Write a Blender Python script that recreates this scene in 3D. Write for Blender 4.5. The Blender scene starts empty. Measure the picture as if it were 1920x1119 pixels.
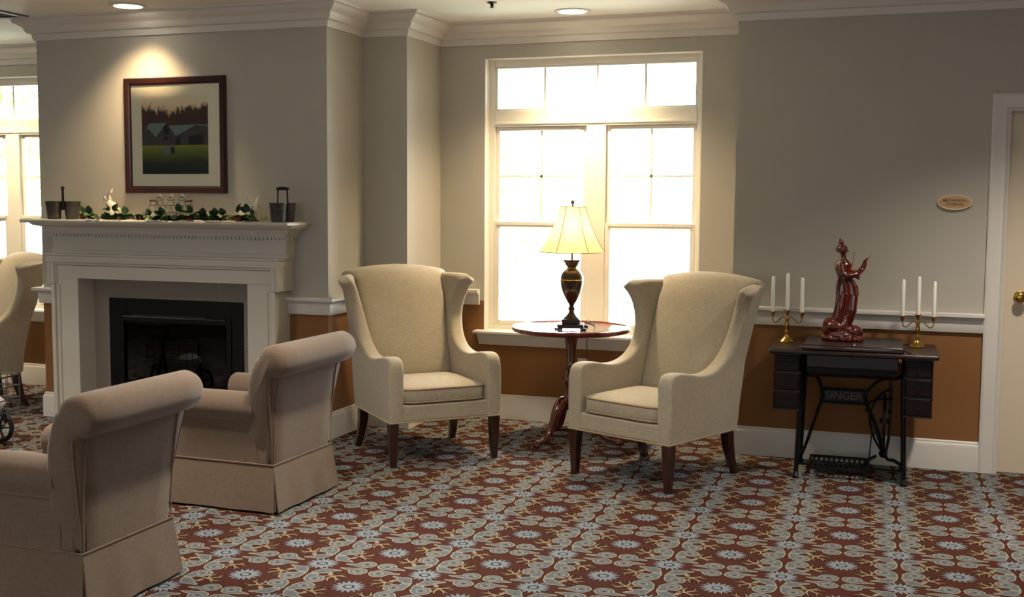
import bpy, math, random
from mathutils import Vector, Matrix, noise
R = math.radians
PI = math.pi
random.seed(7)
C = bpy.context.scene.collection

# ------------------------------------------------------------------ camera
cam_d = bpy.data.cameras.new('camera')
cam = bpy.data.objects.new('camera', cam_d); C.objects.link(cam)
YAW, PITCH, ROLL, F, CAMH = .3361, .0845, .0067, 2127.34, 1.52
cam_d.sensor_width = 36.0
cam_d.lens = F / 1920 * 36.0
cam_d.clip_start = .05; cam_d.clip_end = 200
fw = Vector((-math.sin(YAW), math.cos(YAW), 0)); rt = Vector((math.cos(YAW), math.sin(YAW), 0)); up = Vector((0, 0, 1))
f2 = fw * math.cos(PITCH) - up * math.sin(PITCH)
u2 = up * math.cos(PITCH) + fw * math.sin(PITCH)
# world axes of the image right / image up (the roll leans verticals to the right)
ir = rt * math.cos(ROLL) - u2 * math.sin(ROLL) * -1
iu = u2 * math.cos(ROLL) - rt * math.sin(ROLL)
ir = rt * math.cos(ROLL) + u2 * math.sin(ROLL)
cam.matrix_world = Matrix.Translation((0, 0, CAMH)) @ Matrix((ir, iu, -f2)).transposed().to_4x4()
bpy.context.scene.camera = cam

# ------------------------------------------------------------------ world, lights, exposure
sc = bpy.context.scene
sc.view_settings.view_transform = 'Standard'; sc.view_settings.look = 'None'
sc.view_settings.exposure = 0.68; sc.view_settings.gamma = 1; sc.view_settings.use_curve_mapping = False
wd = bpy.data.worlds.new('overcast_sky'); sc.world = wd; wd.use_nodes = True
bgn = wd.node_tree.nodes['Background']; bgn.inputs[0].default_value = (.93, .97, 1, 1); bgn.inputs[1].default_value = 12.0

def light(kind, name, loc, rot, energy, color, **k):
    d = bpy.data.lights.new(name, kind); d.energy = energy; d.color = color
    for a, b in k.items(): setattr(d, a, b)
    o = bpy.data.objects.new(name, d); C.objects.link(o); o.location = loc; o.rotation_euler = rot
    return o
CEIL = 2.745
YF, Y1, YW, YR = 6.376, 6.882, 7.450, 6.915
X0, X1, X2, X4 = -5.694, -3.460, -3.144, -1.0
XL, XR, YB = -9.6, 3.6, -3.2
WARM = (1, .78, .48)
# added cool fill lights on the windowless rear wall (behind the camera)
for x in (-6.6, -3.0, .6):
    light('AREA', 'rear_fill_light', (x, YB + .12, 1.5), (R(90), 0, 0), 20, (.84, .90, 1), shape='RECTANGLE', size=2.4, size_y=1.9)
# daylight portals at the windows
for x in (-2.06, -7.0):
    p = light('AREA', 'window_portal', (x, YW + .2, 1.57), (R(-90), 0, 0), 1, (1, 1, 1), shape='RECTANGLE', size=1.6, size_y=2.0)
    p.data.cycles.is_portal = True
CANS = [(-4.72, 6.10), (-2.09, 7.12), (.75, 5.6), (-6.6, 4.3), (-4.3, 4.0), (-2.0, 4.2), (.4, 3.4), (-5.2, 1.6), (-2.6, 1.4), (0.2, 1.0), (2.4, 3.0), (-7.0, 7.0)]
CANE = [25, 60, 66, 64, 68, 64, 20, 26, 22, 14, 20, 52]

# ------------------------------------------------------------------ materials
def lin(c):
    return tuple(((v / 255) / 12.92 if v / 255 <= .04045 else ((v / 255 + .055) / 1.055) ** 2.4) for v in c)
def newmat(name):
    m = bpy.data.materials.new(name); m.use_nodes = True
    nt = m.node_tree; b = nt.nodes['Principled BSDF']
    return m, nt, b
class NT:
    def __init__(s, nt): s.nt = nt
    def n(s, t, **k):
        x = s.nt.nodes.new(t)
        for a, b in k.items(): setattr(x, a, b)
        return x
    def l(s, a, b): s.nt.links.new(a, b)
    def put(s, sock, v):
        if isinstance(v, bpy.types.NodeSocket): s.l(v, sock)
        elif v is not None: sock.default_value = v
    def m(s, op, a, b=None, c=None, clamp=False):
        x = s.n('ShaderNodeMath', operation=op, use_clamp=clamp)
        s.put(x.inputs[0], a); s.put(x.inputs[1], b); s.put(x.inputs[2], c)
        return x.outputs[0]
    def v(s, op, a, b=None, sc_=None):
        x = s.n('ShaderNodeVectorMath', operation=op)
        s.put(x.inputs[0], a)
        if b is not None: s.put(x.inputs[1], b)
        if sc_ is not None: s.put(x.inputs[3], sc_)
        return x.outputs[1] if op in ('LENGTH', 'DOT_PRODUCT', 'DISTANCE') else x.outputs[0]
    def mix(s, f, a, b):
        x = s.n('ShaderNodeMix', data_type='RGBA')
        s.put(x.inputs[0], f); s.put(x.inputs[6], a); s.put(x.inputs[7], b)
        return x.outputs[2]
    def noise(s, vec, scale, detail=3, rough=.5):
        x = s.n('ShaderNodeTexNoise'); s.put(x.inputs['Vector'], vec)
        x.inputs['Scale'].default_value = scale; x.inputs['Detail'].default_value = detail; x.inputs['Roughness'].default_value = rough
        return x.outputs[0]
    def obj(s): return s.n('ShaderNodeTexCoord').outputs['Object']
    def ramp(s, f, stops, interp='LINEAR'):
        x = s.n('ShaderNodeValToRGB'); x.color_ramp.interpolation = interp
        e = x.color_ramp.elements
        while len(e) < len(stops): e.new(.5)
        for i, (p, c) in enumerate(stops): e[i].position = p; e[i].color = (*c, 1)
        s.put(x.inputs[0], f); return x.outputs[0]
    def bump(s, h, strength, dist, b):
        x = s.n('ShaderNodeBump'); x.inputs['Strength'].default_value = strength; x.inputs['Distance'].default_value = dist
        s.put(x.inputs['Height'], h); s.l(x.outputs[0], b.inputs['Normal'])
def simple(name, rgb, rough=.5, metal=0, var=.06, vs=6, bump=0, bs=60, coat=0, spec=None, tr=0):
    m, nt, b = newmat(name); N = NT(nt)
    c = lin(rgb)
    nz = N.noise(N.obj(), vs)
    col = N.mix(nz, (*[v * (1 - var) for v in c], 1), (*[min(1, v * (1 + var)) for v in c], 1))
    N.l(col, b.inputs['Base Color'])
    b.inputs['Roughness'].default_value = rough; b.inputs['Metallic'].default_value = metal
    b.inputs['Coat Weight'].default_value = coat; b.inputs['Coat Roughness'].default_value = .08
    if spec is not None: b.inputs['Specular IOR Level'].default_value = spec
    if tr: b.inputs['Transmission Weight'].default_value = tr
    if bump: N.bump(N.noise(N.obj(), bs, 2), bump, .002, b)
    return m
def fabric(name, rgb, dark=.78):
    m, nt, b = newmat(name); N = NT(nt)
    o = N.obj(); c = lin(rgb)
    a1 = N.n('ShaderNodeMapping'); N.l(o, a1.inputs[0]); a1.inputs['Scale'].default_value = (260, 260, 34)
    a2 = N.n('ShaderNodeMapping'); N.l(o, a2.inputs[0]); a2.inputs['Scale'].default_value = (34, 34, 260)
    t1 = N.noise(a1.outputs[0], 1, 2); t2 = N.noise(a2.outputs[0], 1, 2)
    w = N.m('ADD', N.m('MULTIPLY', t1, .5), N.m('MULTIPLY', t2, .5))
    big = N.noise(o, 5, 3)
    f = N.m('ADD', N.m('MULTIPLY', N.m('SUBTRACT', w, .5), 2.4), N.m('ADD', .5, N.m('MULTIPLY', N.m('SUBTRACT', big, .5), .5)), clamp=True)
    N.l(N.mix(f, (*[v * dark for v in c], 1), (*[min(1, v * 1.13) for v in c], 1)), b.inputs['Base Color'])
    b.inputs['Roughness'].default_value = .92; b.inputs['Specular IOR Level'].default_value = .2
    b.inputs['Sheen Weight'].default_value = .25; b.inputs['Sheen Roughness'].default_value = .5
    N.bump(w, .5, .0012, b)
    return m
def wood(name, rgb1, rgb2, rough=.3, coat=.4, scale=1.0, axis=2):
    m, nt, b = newmat(name); N = NT(nt)
    mp = N.n('ShaderNodeMapping'); N.l(N.obj(), mp.inputs[0])
    s = [28 * scale] * 3; s[axis] = 2.2 * scale; mp.inputs['Scale'].default_value = s
    nz = N.noise(mp.outputs[0], 1, 5, .6)
    N.l(N.ramp(nz, [(.3, lin(rgb1)), (.7, lin(rgb2))]), b.inputs['Base Color'])
    b.inputs['Roughness'].default_value = rough; b.inputs['Coat Weight'].default_value = coat; b.inputs['Coat Roughness'].default_value = .12
    return m
M = {}
M['paint'] = simple('wall_paint_greige', (181, 175, 163), .85, var=.015, vs=2, bump=.15, bs=220)
M['brown'] = simple('wall_paint_caramel', (134, 90, 48), .8, var=.02, vs=2, bump=.15, bs=220)
M['ceil'] = simple('ceiling_paint', (234, 231, 222), .9, var=.01)
M['trim'] = simple('trim_paint_white', (214, 208, 199), .42, var=.01, spec=.4)
M['mantel'] = simple('mantel_paint_white', (205, 199, 186), .4, var=.012, spec=.4)
M['vinyl'] = simple('window_vinyl', (232, 226, 212), .4, var=.01)
M['tile'] = simple('hearth_tile', (140, 130, 118), .35, var=.08, vs=3)
M['grout'] = simple('tile_grout', (168, 160, 148), .8)
M['black'] = simple('black_metal', (9, 9, 10), .45, metal=0, var=.1, spec=.3)
M['iron'] = simple('cast_iron', (14, 16, 18), .42, metal=.5, var=.2, bump=.3, bs=90)
M['firebox'] = simple('firebox_lining', (22, 21, 19), .8, var=.3)
M['log'] = simple('fire_log', (70, 55, 42), .9, var=.4, vs=30, bump=.6, bs=50)
M['linen'] = fabric('oat_linen', (174, 162, 141))
M['tweed'] = fabric('taupe_tweed', (118, 99, 82))
M['piping'] = fabric('oat_piping', (172, 150, 114))
M['tpiping'] = fabric('taupe_piping', (128, 103, 82))
M['legwood'] = wood('dark_cherry', (30, 12, 7), (62, 26, 14), .3, .4)
M['mahog'] = wood('mahogany_gloss', (52, 12, 7), (104, 32, 18), .18, .8)
M['tabletop'] = wood('mahogany_top', (70, 18, 10), (122, 42, 24), .14, .9, axis=0)
M['oldwood'] = wood('old_walnut', (18, 7, 5), (42, 17, 11), .32, .15, axis=0)
M['oldwoodv'] = wood('old_walnut_vertical', (18, 7, 6), (30, 12, 10), .5, 0, axis=0); M['oldwoodv'].node_tree.nodes['Principled BSDF'].inputs['Specular IOR Level'].default_value = .2
M['framewood'] = wood('picture_frame_wood', (24, 8, 6), (58, 22, 12), .35, .3, axis=0)
M['statue'] = simple('red_resin', (84, 22, 12), .16, var=.25, vs=14, coat=.9, bump=.25, bs=50)
M['brass'] = simple('polished_brass', (190, 150, 72), .22, metal=1, var=.1)
M['knob'] = simple('drawer_knob_metal', (70, 60, 52), .3, metal=.9)
M['candle'] = simple('candle_wax', (238, 234, 224), .5, var=.02)
M['lampmetal'] = simple('bronzed_urn', (74, 58, 38), .3, metal=.6, var=.35, vs=18, coat=.5)
M['lampdark'] = simple('black_lamp_base', (14, 13, 13), .25, var=.1, coat=.5)
M['goldrib'] = simple('shade_rib_trim', (120, 88, 40), .6)
M['ceramic'] = simple('white_ceramic', (236, 226, 206), .2, var=.02, coat=.6)
M['zinc'] = simple('aged_zinc', (84, 84, 86), .38, metal=.7, var=.5, vs=26)
M['zrust'] = simple('dark_tin_rim', (40, 34, 30), .5, metal=.6, var=.3)
M['leaf'] = simple('garland_leaf', (30, 66, 34), .45, var=.45, vs=25)
M['leafl'] = simple('garland_leaf_light', (96, 124, 44), .45, var=.3, vs=25)
M['stem'] = simple('garland_stem', (62, 50, 30), .8)
M['berry'] = simple('red_berry', (150, 32, 26), .3, var=.2, coat=.4)
M['wire'] = simple('grey_wire', (120, 112, 100), .35, metal=.9)
M['chrome'] = simple('chrome_wire', (150, 150, 152), .25, metal=.9)
M['rubber'] = simple('black_rubber', (16, 17, 17), .6)
M['cord'] = simple('dark_brown_cord', (28, 18, 12), .5)
M['plate'] = simple('white_plastic', (222, 218, 208), .35)
M['signface'] = simple('sign_face_tan', (196, 158, 112), .5)
M['signrim'] = simple('sign_rim_cream', (226, 206, 170), .35)
M['ink'] = simple('sign_lettering_brown', (74, 48, 34), .6)
M['mat'] = simple('picture_mat_board', (248, 238, 206), .8, var=.01)
M['goldlet'] = simple('worn_gold_lettering', (92, 76, 58), .5, metal=.4)
M['paper'] = simple('white_bag', (225, 225, 220), .5, var=.03, bump=.6, bs=20)
M['bark'] = simple('tree_bark', (90, 74, 58), .9)
M['outleaf'] = simple('outdoor_foliage', (150, 190, 110), .7, var=.3, vs=4)
M['grass'] = simple('whitened_lawn', (215, 222, 200), .9, var=.2)  # sunlit brightness put into the colour; bounces light up to the ceiling
M['vent'] = simple('vent_grey', (120, 118, 116), .5)
M['baffle'] = simple('can_baffle', (235, 225, 200), .3, metal=.2)

def glass_mat(name, tint=(1, 1, 1), rough=0.0):
    m, nt, b = newmat(name); N = NT(nt)
    b.inputs['Base Color'].default_value = (*tint, 1); b.inputs['Transmission Weight'].default_value = 1
    b.inputs['Roughness'].default_value = rough; b.inputs['IOR'].default_value = 1.45
    return m
M['glass'] = glass_mat('clear_glass', (.97, .99, .97), .02)
def pane_mat(name, dark=0, ior=1.45):
    m = bpy.data.materials.new(name); m.use_nodes = True; nt = m.node_tree; N = NT(nt)
    nt.nodes.clear()
    out = N.n('ShaderNodeOutputMaterial'); t = N.n('ShaderNodeBsdfTransparent'); g = N.n('ShaderNodeBsdfGlossy')
    g.inputs['Roughness'].default_value = .03
    v = 1 - dark
    t.inputs[0].default_value = (v, v, v, 1)
    fr = N.n('ShaderNodeFresnel'); fr.inputs[0].default_value = ior
    mx = N.n('ShaderNodeMixShader'); N.l(fr.outputs[0], mx.inputs[0]); N.l(t.outputs[0], mx.inputs[1]); N.l(g.outputs[0], mx.inputs[2])
    N.l(mx.outputs[0], out.inputs[0]); return m
M['pane'] = pane_mat('window_glass'); M['smoke'] = pane_mat('smoked_fire_glass', .55); M['picglass'] = pane_mat('picture_glass', ior=1.2)
def shade_mat():
    m = bpy.data.materials.new('lamp_shade_silk'); m.use_nodes = True; nt = m.node_tree; N = NT(nt); nt.nodes.clear()
    out = N.n('ShaderNodeOutputMaterial'); t = N.n('ShaderNodeBsdfTranslucent'); d = N.n('ShaderNodeBsdfDiffuse')
    nz = N.noise(N.obj(), 40)
    col = N.mix(nz, (.80, .56, .25, 1), (.86, .64, .32, 1))
    N.l(col, t.inputs[0]); N.l(col, d.inputs[0])
    mx = N.n('ShaderNodeMixShader'); mx.inputs[0].default_value = .35
    N.l(t.outputs[0], mx.inputs[1]); N.l(d.outputs[0], mx.inputs[2]); N.l(mx.outputs[0], out.inputs[0]); return m
M['shade'] = shade_mat()
def emit(name, col, s):
    m = bpy.data.materials.new(name); m.use_nodes = True; b = m.node_tree.nodes['Principled BSDF']
    b.inputs['Base Color'].default_value = (.8, .8, .8, 1)
    b.inputs['Emission Color'].default_value = (*col, 1); b.inputs['Emission Strength'].default_value = s; return m
M['bulb'] = emit('lit_bulb', (1, .82, .5), 12); M['canlamp'] = emit('lit_can_lamp', (1, .9, .72), 7)

def carpet():
    m, nt, b = newmat('scroll_carpet'); N = NT(nt)
    A, B = .2315, .2275
    o = N.obj()
    mp = N.n('ShaderNodeMapping'); mp.vector_type = 'POINT'
    # rotate about the lattice origin, then scale to unit cells
    t = N.v('SUBTRACT', o, (-1.611, 4.847, 0))
    rot = N.n('ShaderNodeVectorRotate', rotation_type='Z_AXIS'); N.l(t, rot.inputs['Vector']); rot.inputs['Angle'].default_value = -R(1.6)
    wob = N.n('ShaderNodeTexNoise'); N.l(o, wob.inputs['Vector']); wob.inputs['Scale'].default_value = 45; wob.inputs['Detail'].default_value = 1
    wv = N.v('SCALE', N.v('SUBTRACT', wob.outputs[1], (.5, .5, .5)), sc_=.010)
    q = N.v('ADD', rot.outputs[0], wv)
    sp = N.n('ShaderNodeSeparateXYZ'); N.l(q, sp.inputs[0])
    u = N.m('PINGPONG', N.m('DIVIDE', sp.outputs[0], A), 1.0)
    v = N.m('PINGPONG', N.m('DIVIDE', sp.outputs[1], B), 1.0)
    cb = N.n('ShaderNodeCombineXYZ'); N.l(u, cb.inputs[0]); N.l(v, cb.inputs[1]); P = cb.outputs[0]
    def circ(c, r): return N.m('SUBTRACT', N.v('DISTANCE', P, (c[0], c[1], 0)), r)
    def cap(a, c, r1, r2):
        ba = (c[0] - a[0], c[1] - a[1], 0); L = ba[0] ** 2 + ba[1] ** 2
        pa = N.v('SUBTRACT', P, (a[0], a[1], 0))
        h = N.m('MULTIPLY', N.v('DOT_PRODUCT', pa, ba), 1 / L, clamp=True)
        d = N.v('LENGTH', N.v('SUBTRACT', pa, N.v('SCALE', ba, sc_=h)))
        return N.m('SUBTRACT', d, N.m('MULTIPLY_ADD', h, r2 - r1, r1))
    def mn(l):
        r = l[0]
        for x in l[1:]: r = N.m('MINIMUM', r, x)
        return r
    def step(d, t, s=.02):      # 1 inside d<t
        return N.m('MULTIPLY', N.m('SUBTRACT', t, d), 1 / s, clamp=True)
    # disc + tail of the flat medallion, disc + S scroll + leaf of the upright one
    cA, cB = (.20, .80), (.75, .195)
    sA = mn([circ(cA, .168), cap((.24, .87), (.56, .885), .095, .014)])
    sB = mn([circ(cB, .175), cap((.85, .20), (.88, .40), .095, .085)])
    sC = mn([cap((.88, .50), (.78, .63), .07, .125), cap((.78, .66), (.53, .74), .10, .02), cap((.76, .60), (.60, .56), .06, .012)])
    body = mn([sA, sB, sC])
    ring = mn([N.m('ABSOLUTE', N.m('SUBTRACT', sA, 0)), N.m('ABSOLUTE', sB), N.m('ABSOLUTE', sC)])
    inner = mn([N.m('ABSOLUTE', circ(cA, .085)), N.m('ABSOLUTE', circ(cB, .085))])
    dots = mn([circ(cA, .03), circ(cB, .03), circ((.14, .87), .02), circ((.83, .12), .02), circ((.80, .60), .02)])
    fl = mn([cap((.50, .42), (.38, .30), .030, .024), cap((.38, .30), (.27, .25), .026, .008),
             cap((.50, .42), (.36, .47), .030, .024), cap((.36, .47), (.22, .42), .026, .008),
             cap((.50, .42), (.54, .27), .030, .024), cap((.54, .27), (.48, .12), .026, .008),
             cap((.52, .42), (.68, .36), .026, .016), cap((.36, .30), (.34, .15), .024, .008),
             cap((.42, .46), (.32, .58), .024, .008), circ((.585, .50), .055), cap((.60, .50), (.66, .60), .022, .018)])
    # daisies at both equal corners
    def daisy(c):
        d = N.v('SUBTRACT', P, (c[0], c[1], 0)); s2 = N.n('ShaderNodeSeparateXYZ'); N.l(d, s2.inputs[0])
        ang = N.m('ARCTAN2', s2.outputs[1], s2.outputs[0]); r = N.v('LENGTH', d)
        k = N.m('PINGPONG', N.m('MULTIPLY', ang, 16 / (2 * PI)), .5)     # 0 on a petal, .5 between
        edge = N.m('SUBTRACT', .310, N.m('MULTIPLY', k, .26))
        return N.m('SUBTRACT', r, edge), r, k
    d1, r1, k1 = daisy((0, 0)); d2, r2, k2 = daisy((1, 1))
    dd = N.m('MINIMUM', d1, d2); rr = N.m('MINIMUM', r1, r2)
    kk = N.m('MULTIPLY', N.m('SUBTRACT', N.m('ADD', k1, k2), 0), .5)
    nz = N.noise(o, 3.2, 3); nf = N.noise(o, 420, 1)
    base = N.ramp(nz, [(.35, lin((100, 50, 46))), (.55, lin((102, 58, 44))), (.75, lin((94, 50, 48)))])
    cream = (*lin((206, 196, 172)), 1); grey = N.mix(nz, (*lin((128, 138, 142)), 1), (*lin((136, 144, 154)), 1))
    dark = (*lin((48, 52, 46)), 1); blue = (*lin((168, 178, 188)), 1)
    gold = (*lin((196, 172, 136)), 1)
    halo = N.mix(step(mn([body, fl]), .055, .05), base, (*lin((70, 42, 30)), 1))
    c = N.mix(step(fl, 0, .012), halo, gold)
    c = N.mix(step(body, .0, .01), c, grey)
    c = N.mix(step(inner, .014, .01), c, cream)
    c = N.mix(step(dots, 0, .012), c, dark)
    c = N.mix(step(ring, .018, .012), c, cream)
    c = N.mix(step(dd, .02, .012), c, dark)
    c = N.mix(step(dd, 0, .012), c, blue)
    c = N.mix(step(N.m('ABSOLUTE', N.m('SUBTRACT', rr, .085)), .022, .012), c, dark)
    c = N.mix(N.m('MULTIPLY', nf, .35), c, N.mix(.5, c, (.02, .015, .012, 1)))
    c = N.mix(.50, c, (.010, .008, .007, 1))
    N.l(c, b.inputs['Base Color']); b.inputs['Roughness'].default_value = 1; b.inputs['Specular IOR Level'].default_value = .04
    N.bump(nf, .4, .003, b)
    return m
M['carpet'] = carpet()

def print_mat():
    m, nt, b = newmat('farm_photo_print'); N = NT(nt)
    g = N.n('ShaderNodeTexCoord').outputs['Object']
    sp = N.n('ShaderNodeSeparateXYZ'); N.l(g, sp.inputs[0])
    v = sp.outputs[2]                          # 0 .. 0.5 m upwards
    vn = N.m('DIVIDE', v, .508)
    mp = N.n('ShaderNodeMapping'); N.l(g, mp.inputs[0]); mp.inputs['Scale'].default_value = (30, 1, 11)
    nz = N.noise(mp.outputs[0], 1, 6, .65); nb = N.noise(g, 14, 5, .6)
    slope = N.m('MULTIPLY', N.m('ABSOLUTE', N.m('SUBTRACT', sp.outputs[0], -.02)), .28)
    tree = N.m('ADD', vn, N.m('SUBTRACT', N.m('MULTIPLY', N.m('SUBTRACT', nz, .5), .45), slope))
    sky = N.ramp(vn, [(.7, lin((250, 190, 130))), (.92, lin((248, 232, 190)))])
    trees = N.mix(nb, (*lin((14, 12, 9)), 1), (*lin((100, 60, 40)), 1))
    top = N.mix(N.m('MULTIPLY', N.m('SUBTRACT', tree, .765), 14, clamp=True), trees, sky)
    grass = N.ramp(N.m('ADD', vn, N.m('MULTIPLY', N.m('SUBTRACT', nb, .5), .12)), [(0, lin((14, 14, 8))), (.14, lin((34, 44, 12))), (.27, lin((92, 106, 26))), (.37, lin((140, 140, 40)))])
    low = N.m('LESS_THAN', vn, .37)
    N.l(N.mix(low, top, grass), b.inputs['Base Color']); b.inputs['Roughness'].default_value = .4
    return m
M['print'] = print_mat()
M['barnroof'] = simple('print_barn_roof', (118, 138, 126), .4, var=.2, vs=30)
M['barnwall'] = simple('print_barn_wall', (70, 66, 56), .4, var=.4, vs=60)
M['barndark'] = simple('print_barn_dark', (16, 12, 12), .4)
M['bale'] = simple('print_bale', (112, 110, 112), .4, var=.2, vs=60)

# ------------------------------------------------------------------ geometry helpers
class MB:
    def __init__(s): s.v = []; s.f = []; s.mi = []
    def add(s, vs, fs, mi=0):
        n = len(s.v); s.v += [tuple(v) for v in vs]
        s.f += [tuple(i + n for i in f) for f in fs]; s.mi += [mi] * len(fs)
        return s
    def box(s, x0, x1, y0, y1, z0, z1, mi=0):
        vs = [(x, y, z) for x in (x0, x1) for y in (y0, y1) for z in (z0, z1)]
        fs = [(0, 1, 3, 2), (4, 6, 7, 5), (0, 4, 5, 1), (2, 3, 7, 6), (0, 2, 6, 4), (1, 5, 7, 3)]
        return s.add(vs, fs, mi)
    def loft(s, rings, closed=True, cap=True, mi=0, wrap=False):
        n = len(rings[0]); vs = [p for r in rings for p in r]; fs = []
        m = len(rings)
        for i in range(m if wrap else m - 1):
            a = i * n; b = ((i + 1) % m) * n
            for j in range(n if closed else n - 1):
                k = (j + 1) % n
                fs.append((a + j, a + k, b + k, b + j))
        if cap and closed and not wrap:
            fs.append(tuple(range(n))[::-1]); fs.append(tuple(range((m - 1) * n, m * n)))
        return s.add(vs, fs, mi)
    def lathe(s, prof, c=(0, 0, 0), n=32, mi=0, cap=True, sx=1, sy=1):
        rings = [[(c[0] + r * sx * math.cos(2 * PI * j / n), c[1] + r * sy * math.sin(2 * PI * j / n), c[2] + z) for j in range(n)] for r, z in prof]
        return s.loft(rings, cap=cap, mi=mi)
    def tube(s, pts, r, n=8, mi=0, cap=True, closed=False):
        P = [Vector(p) for p in pts]; m = len(P); rings = []; ref = None
        for i in range(m):
            if closed: t = (P[(i + 1) % m] - P[i - 1])
            else: t = P[min(i + 1, m - 1)] - P[max(i - 1, 0)]
            t = t.normalized() if t.length > 1e-9 else Vector((0, 0, 1))
            if ref is None:
                ref = Vector((0, 0, 1)) if abs(t.z) < .9 else Vector((1, 0, 0))
            a = (ref - t * ref.dot(t)).normalized(); b = t.cross(a); ref = a
            rr = r[i] if isinstance(r, (list, tuple)) else r
            rings.append([P[i] + (a * math.cos(2 * PI * j / n) + b * math.sin(2 * PI * j / n)) * rr for j in range(n)])
        return s.loft(rings, cap=cap, mi=mi, wrap=closed)
    def prism(s, poly, a0, a1, axis='y', mi=0):
        def P(p, t):
            return {'y': (p[0], t, p[1]), 'x': (t, p[0], p[1]), 'z': (p[0], p[1], t)}[axis]
        return s.loft([[P(p, a0) for p in poly], [P(p, a1) for p in poly]], mi=mi)
    def ball(s, c, r, n=14, m=8, mi=0, sc=(1, 1, 1), rot=None):
        rings = []
        for i in range(m + 1):
            a = -PI / 2 + PI * i / m; a = max(-PI / 2 + .02, min(PI / 2 - .02, a))
            ring = []
            for j in range(n):
                p = Vector((math.cos(a) * math.cos(2 * PI * j / n) * r * sc[0], math.cos(a) * math.sin(2 * PI * j / n) * r * sc[1], math.sin(a) * r * sc[2]))
                if rot: p = rot @ p
                ring.append(p + Vector(c))
            rings.append(ring)
        return s.loft(rings, mi=mi)
    def build(s, name, mat, parent=None, smooth=True, bevel=0, seg=2, angle=35, loc=None):
        me = bpy.data.meshes.new(name); me.from_pydata(s.v, [], s.f)
        ms = mat if isinstance(mat, (list, tuple)) else [mat]
        for x in ms: me.materials.append(M[x] if isinstance(x, str) else x)
        for p, mi in zip(me.polygons, s.mi): p.material_index = mi
        import bmesh
        bm = bmesh.new(); bm.from_mesh(me); bmesh.ops.recalc_face_normals(bm, faces=bm.faces); bm.to_mesh(me); bm.free()
        if smooth:
            for p in me.polygons: p.use_smooth = True
            me.set_sharp_from_angle(angle=R(angle))
        me.update()
        o = bpy.data.objects.new(name, me); C.objects.link(o)
        if parent is not None: o.parent = parent
        if loc: o.location = loc
        if bevel:
            md = o.modifiers.new('bevel', 'BEVEL'); md.width = bevel; md.segments = seg; md.limit_method = 'ANGLE'; md.angle_limit = R(40)
            if smooth: md.harden_normals = False
        return o
def subsurf(o, lv=1):
    md = o.modifiers.new('subsurf', 'SUBSURF'); md.levels = lv; md.render_levels = lv; return o
def remesh(o, vox, smooth=3):
    md = o.modifiers.new('remesh', 'REMESH'); md.mode = 'VOXEL'; md.voxel_size = vox; md.use_smooth_shade = True
    if smooth:
        ms = o.modifiers.new('smooth', 'SMOOTH'); ms.iterations = smooth; ms.factor = .5
    return o
def tag(o, label=None, cat=None, group=None, kind=None):
    if label: o['label'] = label
    if cat: o['category'] = cat
    if group: o['group'] = group
    if kind: o['kind'] = kind
    return o
def thing(name, label, cat, loc=(0, 0, 0), rz=0, group=None):
    o = bpy.data.objects.new(name, None); C.objects.link(o); o.location = loc; o.rotation_euler = (0, 0, R(rz))
    o.empty_display_size = .1
    return tag(o, label, cat, group)
def copy_tree(o, parent=None):
    c = o.copy(); C.objects.link(c)
    if parent is not None: c.parent = parent
    for ch in [x for x in bpy.data.objects if x.parent == o]: copy_tree(ch, c)
    return c
def struct(o, label=None): o['kind'] = 'structure'; (label and o.__setitem__('label', label)); return o
def catmull(pts, n):
    P = [Vector(p) for p in pts]; out = []
    m = len(P) - 1
    for i in range(n + 1):
        t = i / n * m; k = min(int(t), m - 1); f = t - k
        p0, p1, p2, p3 = P[max(k - 1, 0)], P[k], P[k + 1], P[min(k + 2, m)]
        out.append(.5 * ((2 * p1) + (p2 - p0) * f + (2 * p0 - 5 * p1 + 4 * p2 - p3) * f * f + (3 * p1 - p0 - 3 * p2 + p3) * f ** 3))
    return out
def smst(a, b, x):
    t = max(0, min(1, (x - a) / (b - a))); return t * t * (3 - 2 * t)
def inset2d(poly, d):
    """offset a closed 2D polygon inwards by d (counter-clockwise expected)"""
    n = len(poly); out = []
    area = sum(poly[i][0] * poly[(i + 1) % n][1] - poly[(i + 1) % n][0] * poly[i][1] for i in range(n))
    sg = 1 if area > 0 else -1
    for i in range(n):
        a = Vector(poly[i - 1][:2]); b = Vector(poly[i][:2]); c = Vector(poly[(i + 1) % n][:2])
        e1 = (b - a); e2 = (c - b)
        n1 = Vector((-e1.y, e1.x)); n2 = Vector((-e2.y, e2.x))
        nn = (n1.normalized() if n1.length > 0 else n1) + (n2.normalized() if n2.length > 0 else n2)
        if nn.length > 1e-6: nn.normalize()
        out.append((b.x + nn.x * d * sg, b.y + nn.y * d * sg))
    return out

def sweep(path, prof, name, mat, z0, parent=None, ends=True):
    """sweep profile (d = out from the wall, z) along wall path; the room is on the right-hand side of the path"""
    P = [Vector(p) for p in path]; mb = MB(); rings = []
    for i, p in enumerate(P):
        def nrm(a, b):
            e = (b - a).normalized(); return Vector((e.y, -e.x))
        if i == 0: m = nrm(P[0], P[1])
        elif i == len(P) - 1: m = nrm(P[-2], P[-1])
        else:
            n1, n2 = nrm(P[i - 1], P[i]), nrm(P[i], P[i + 1]); m = (n1 + n2) / (1 + n1.dot(n2))
        rings.append([(p.x + m.x * d, p.y + m.y * d, z0 + z) for d, z in prof])
    mb.loft(rings, cap=ends)
    return mb.build(name, mat, parent, angle=30)

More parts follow.
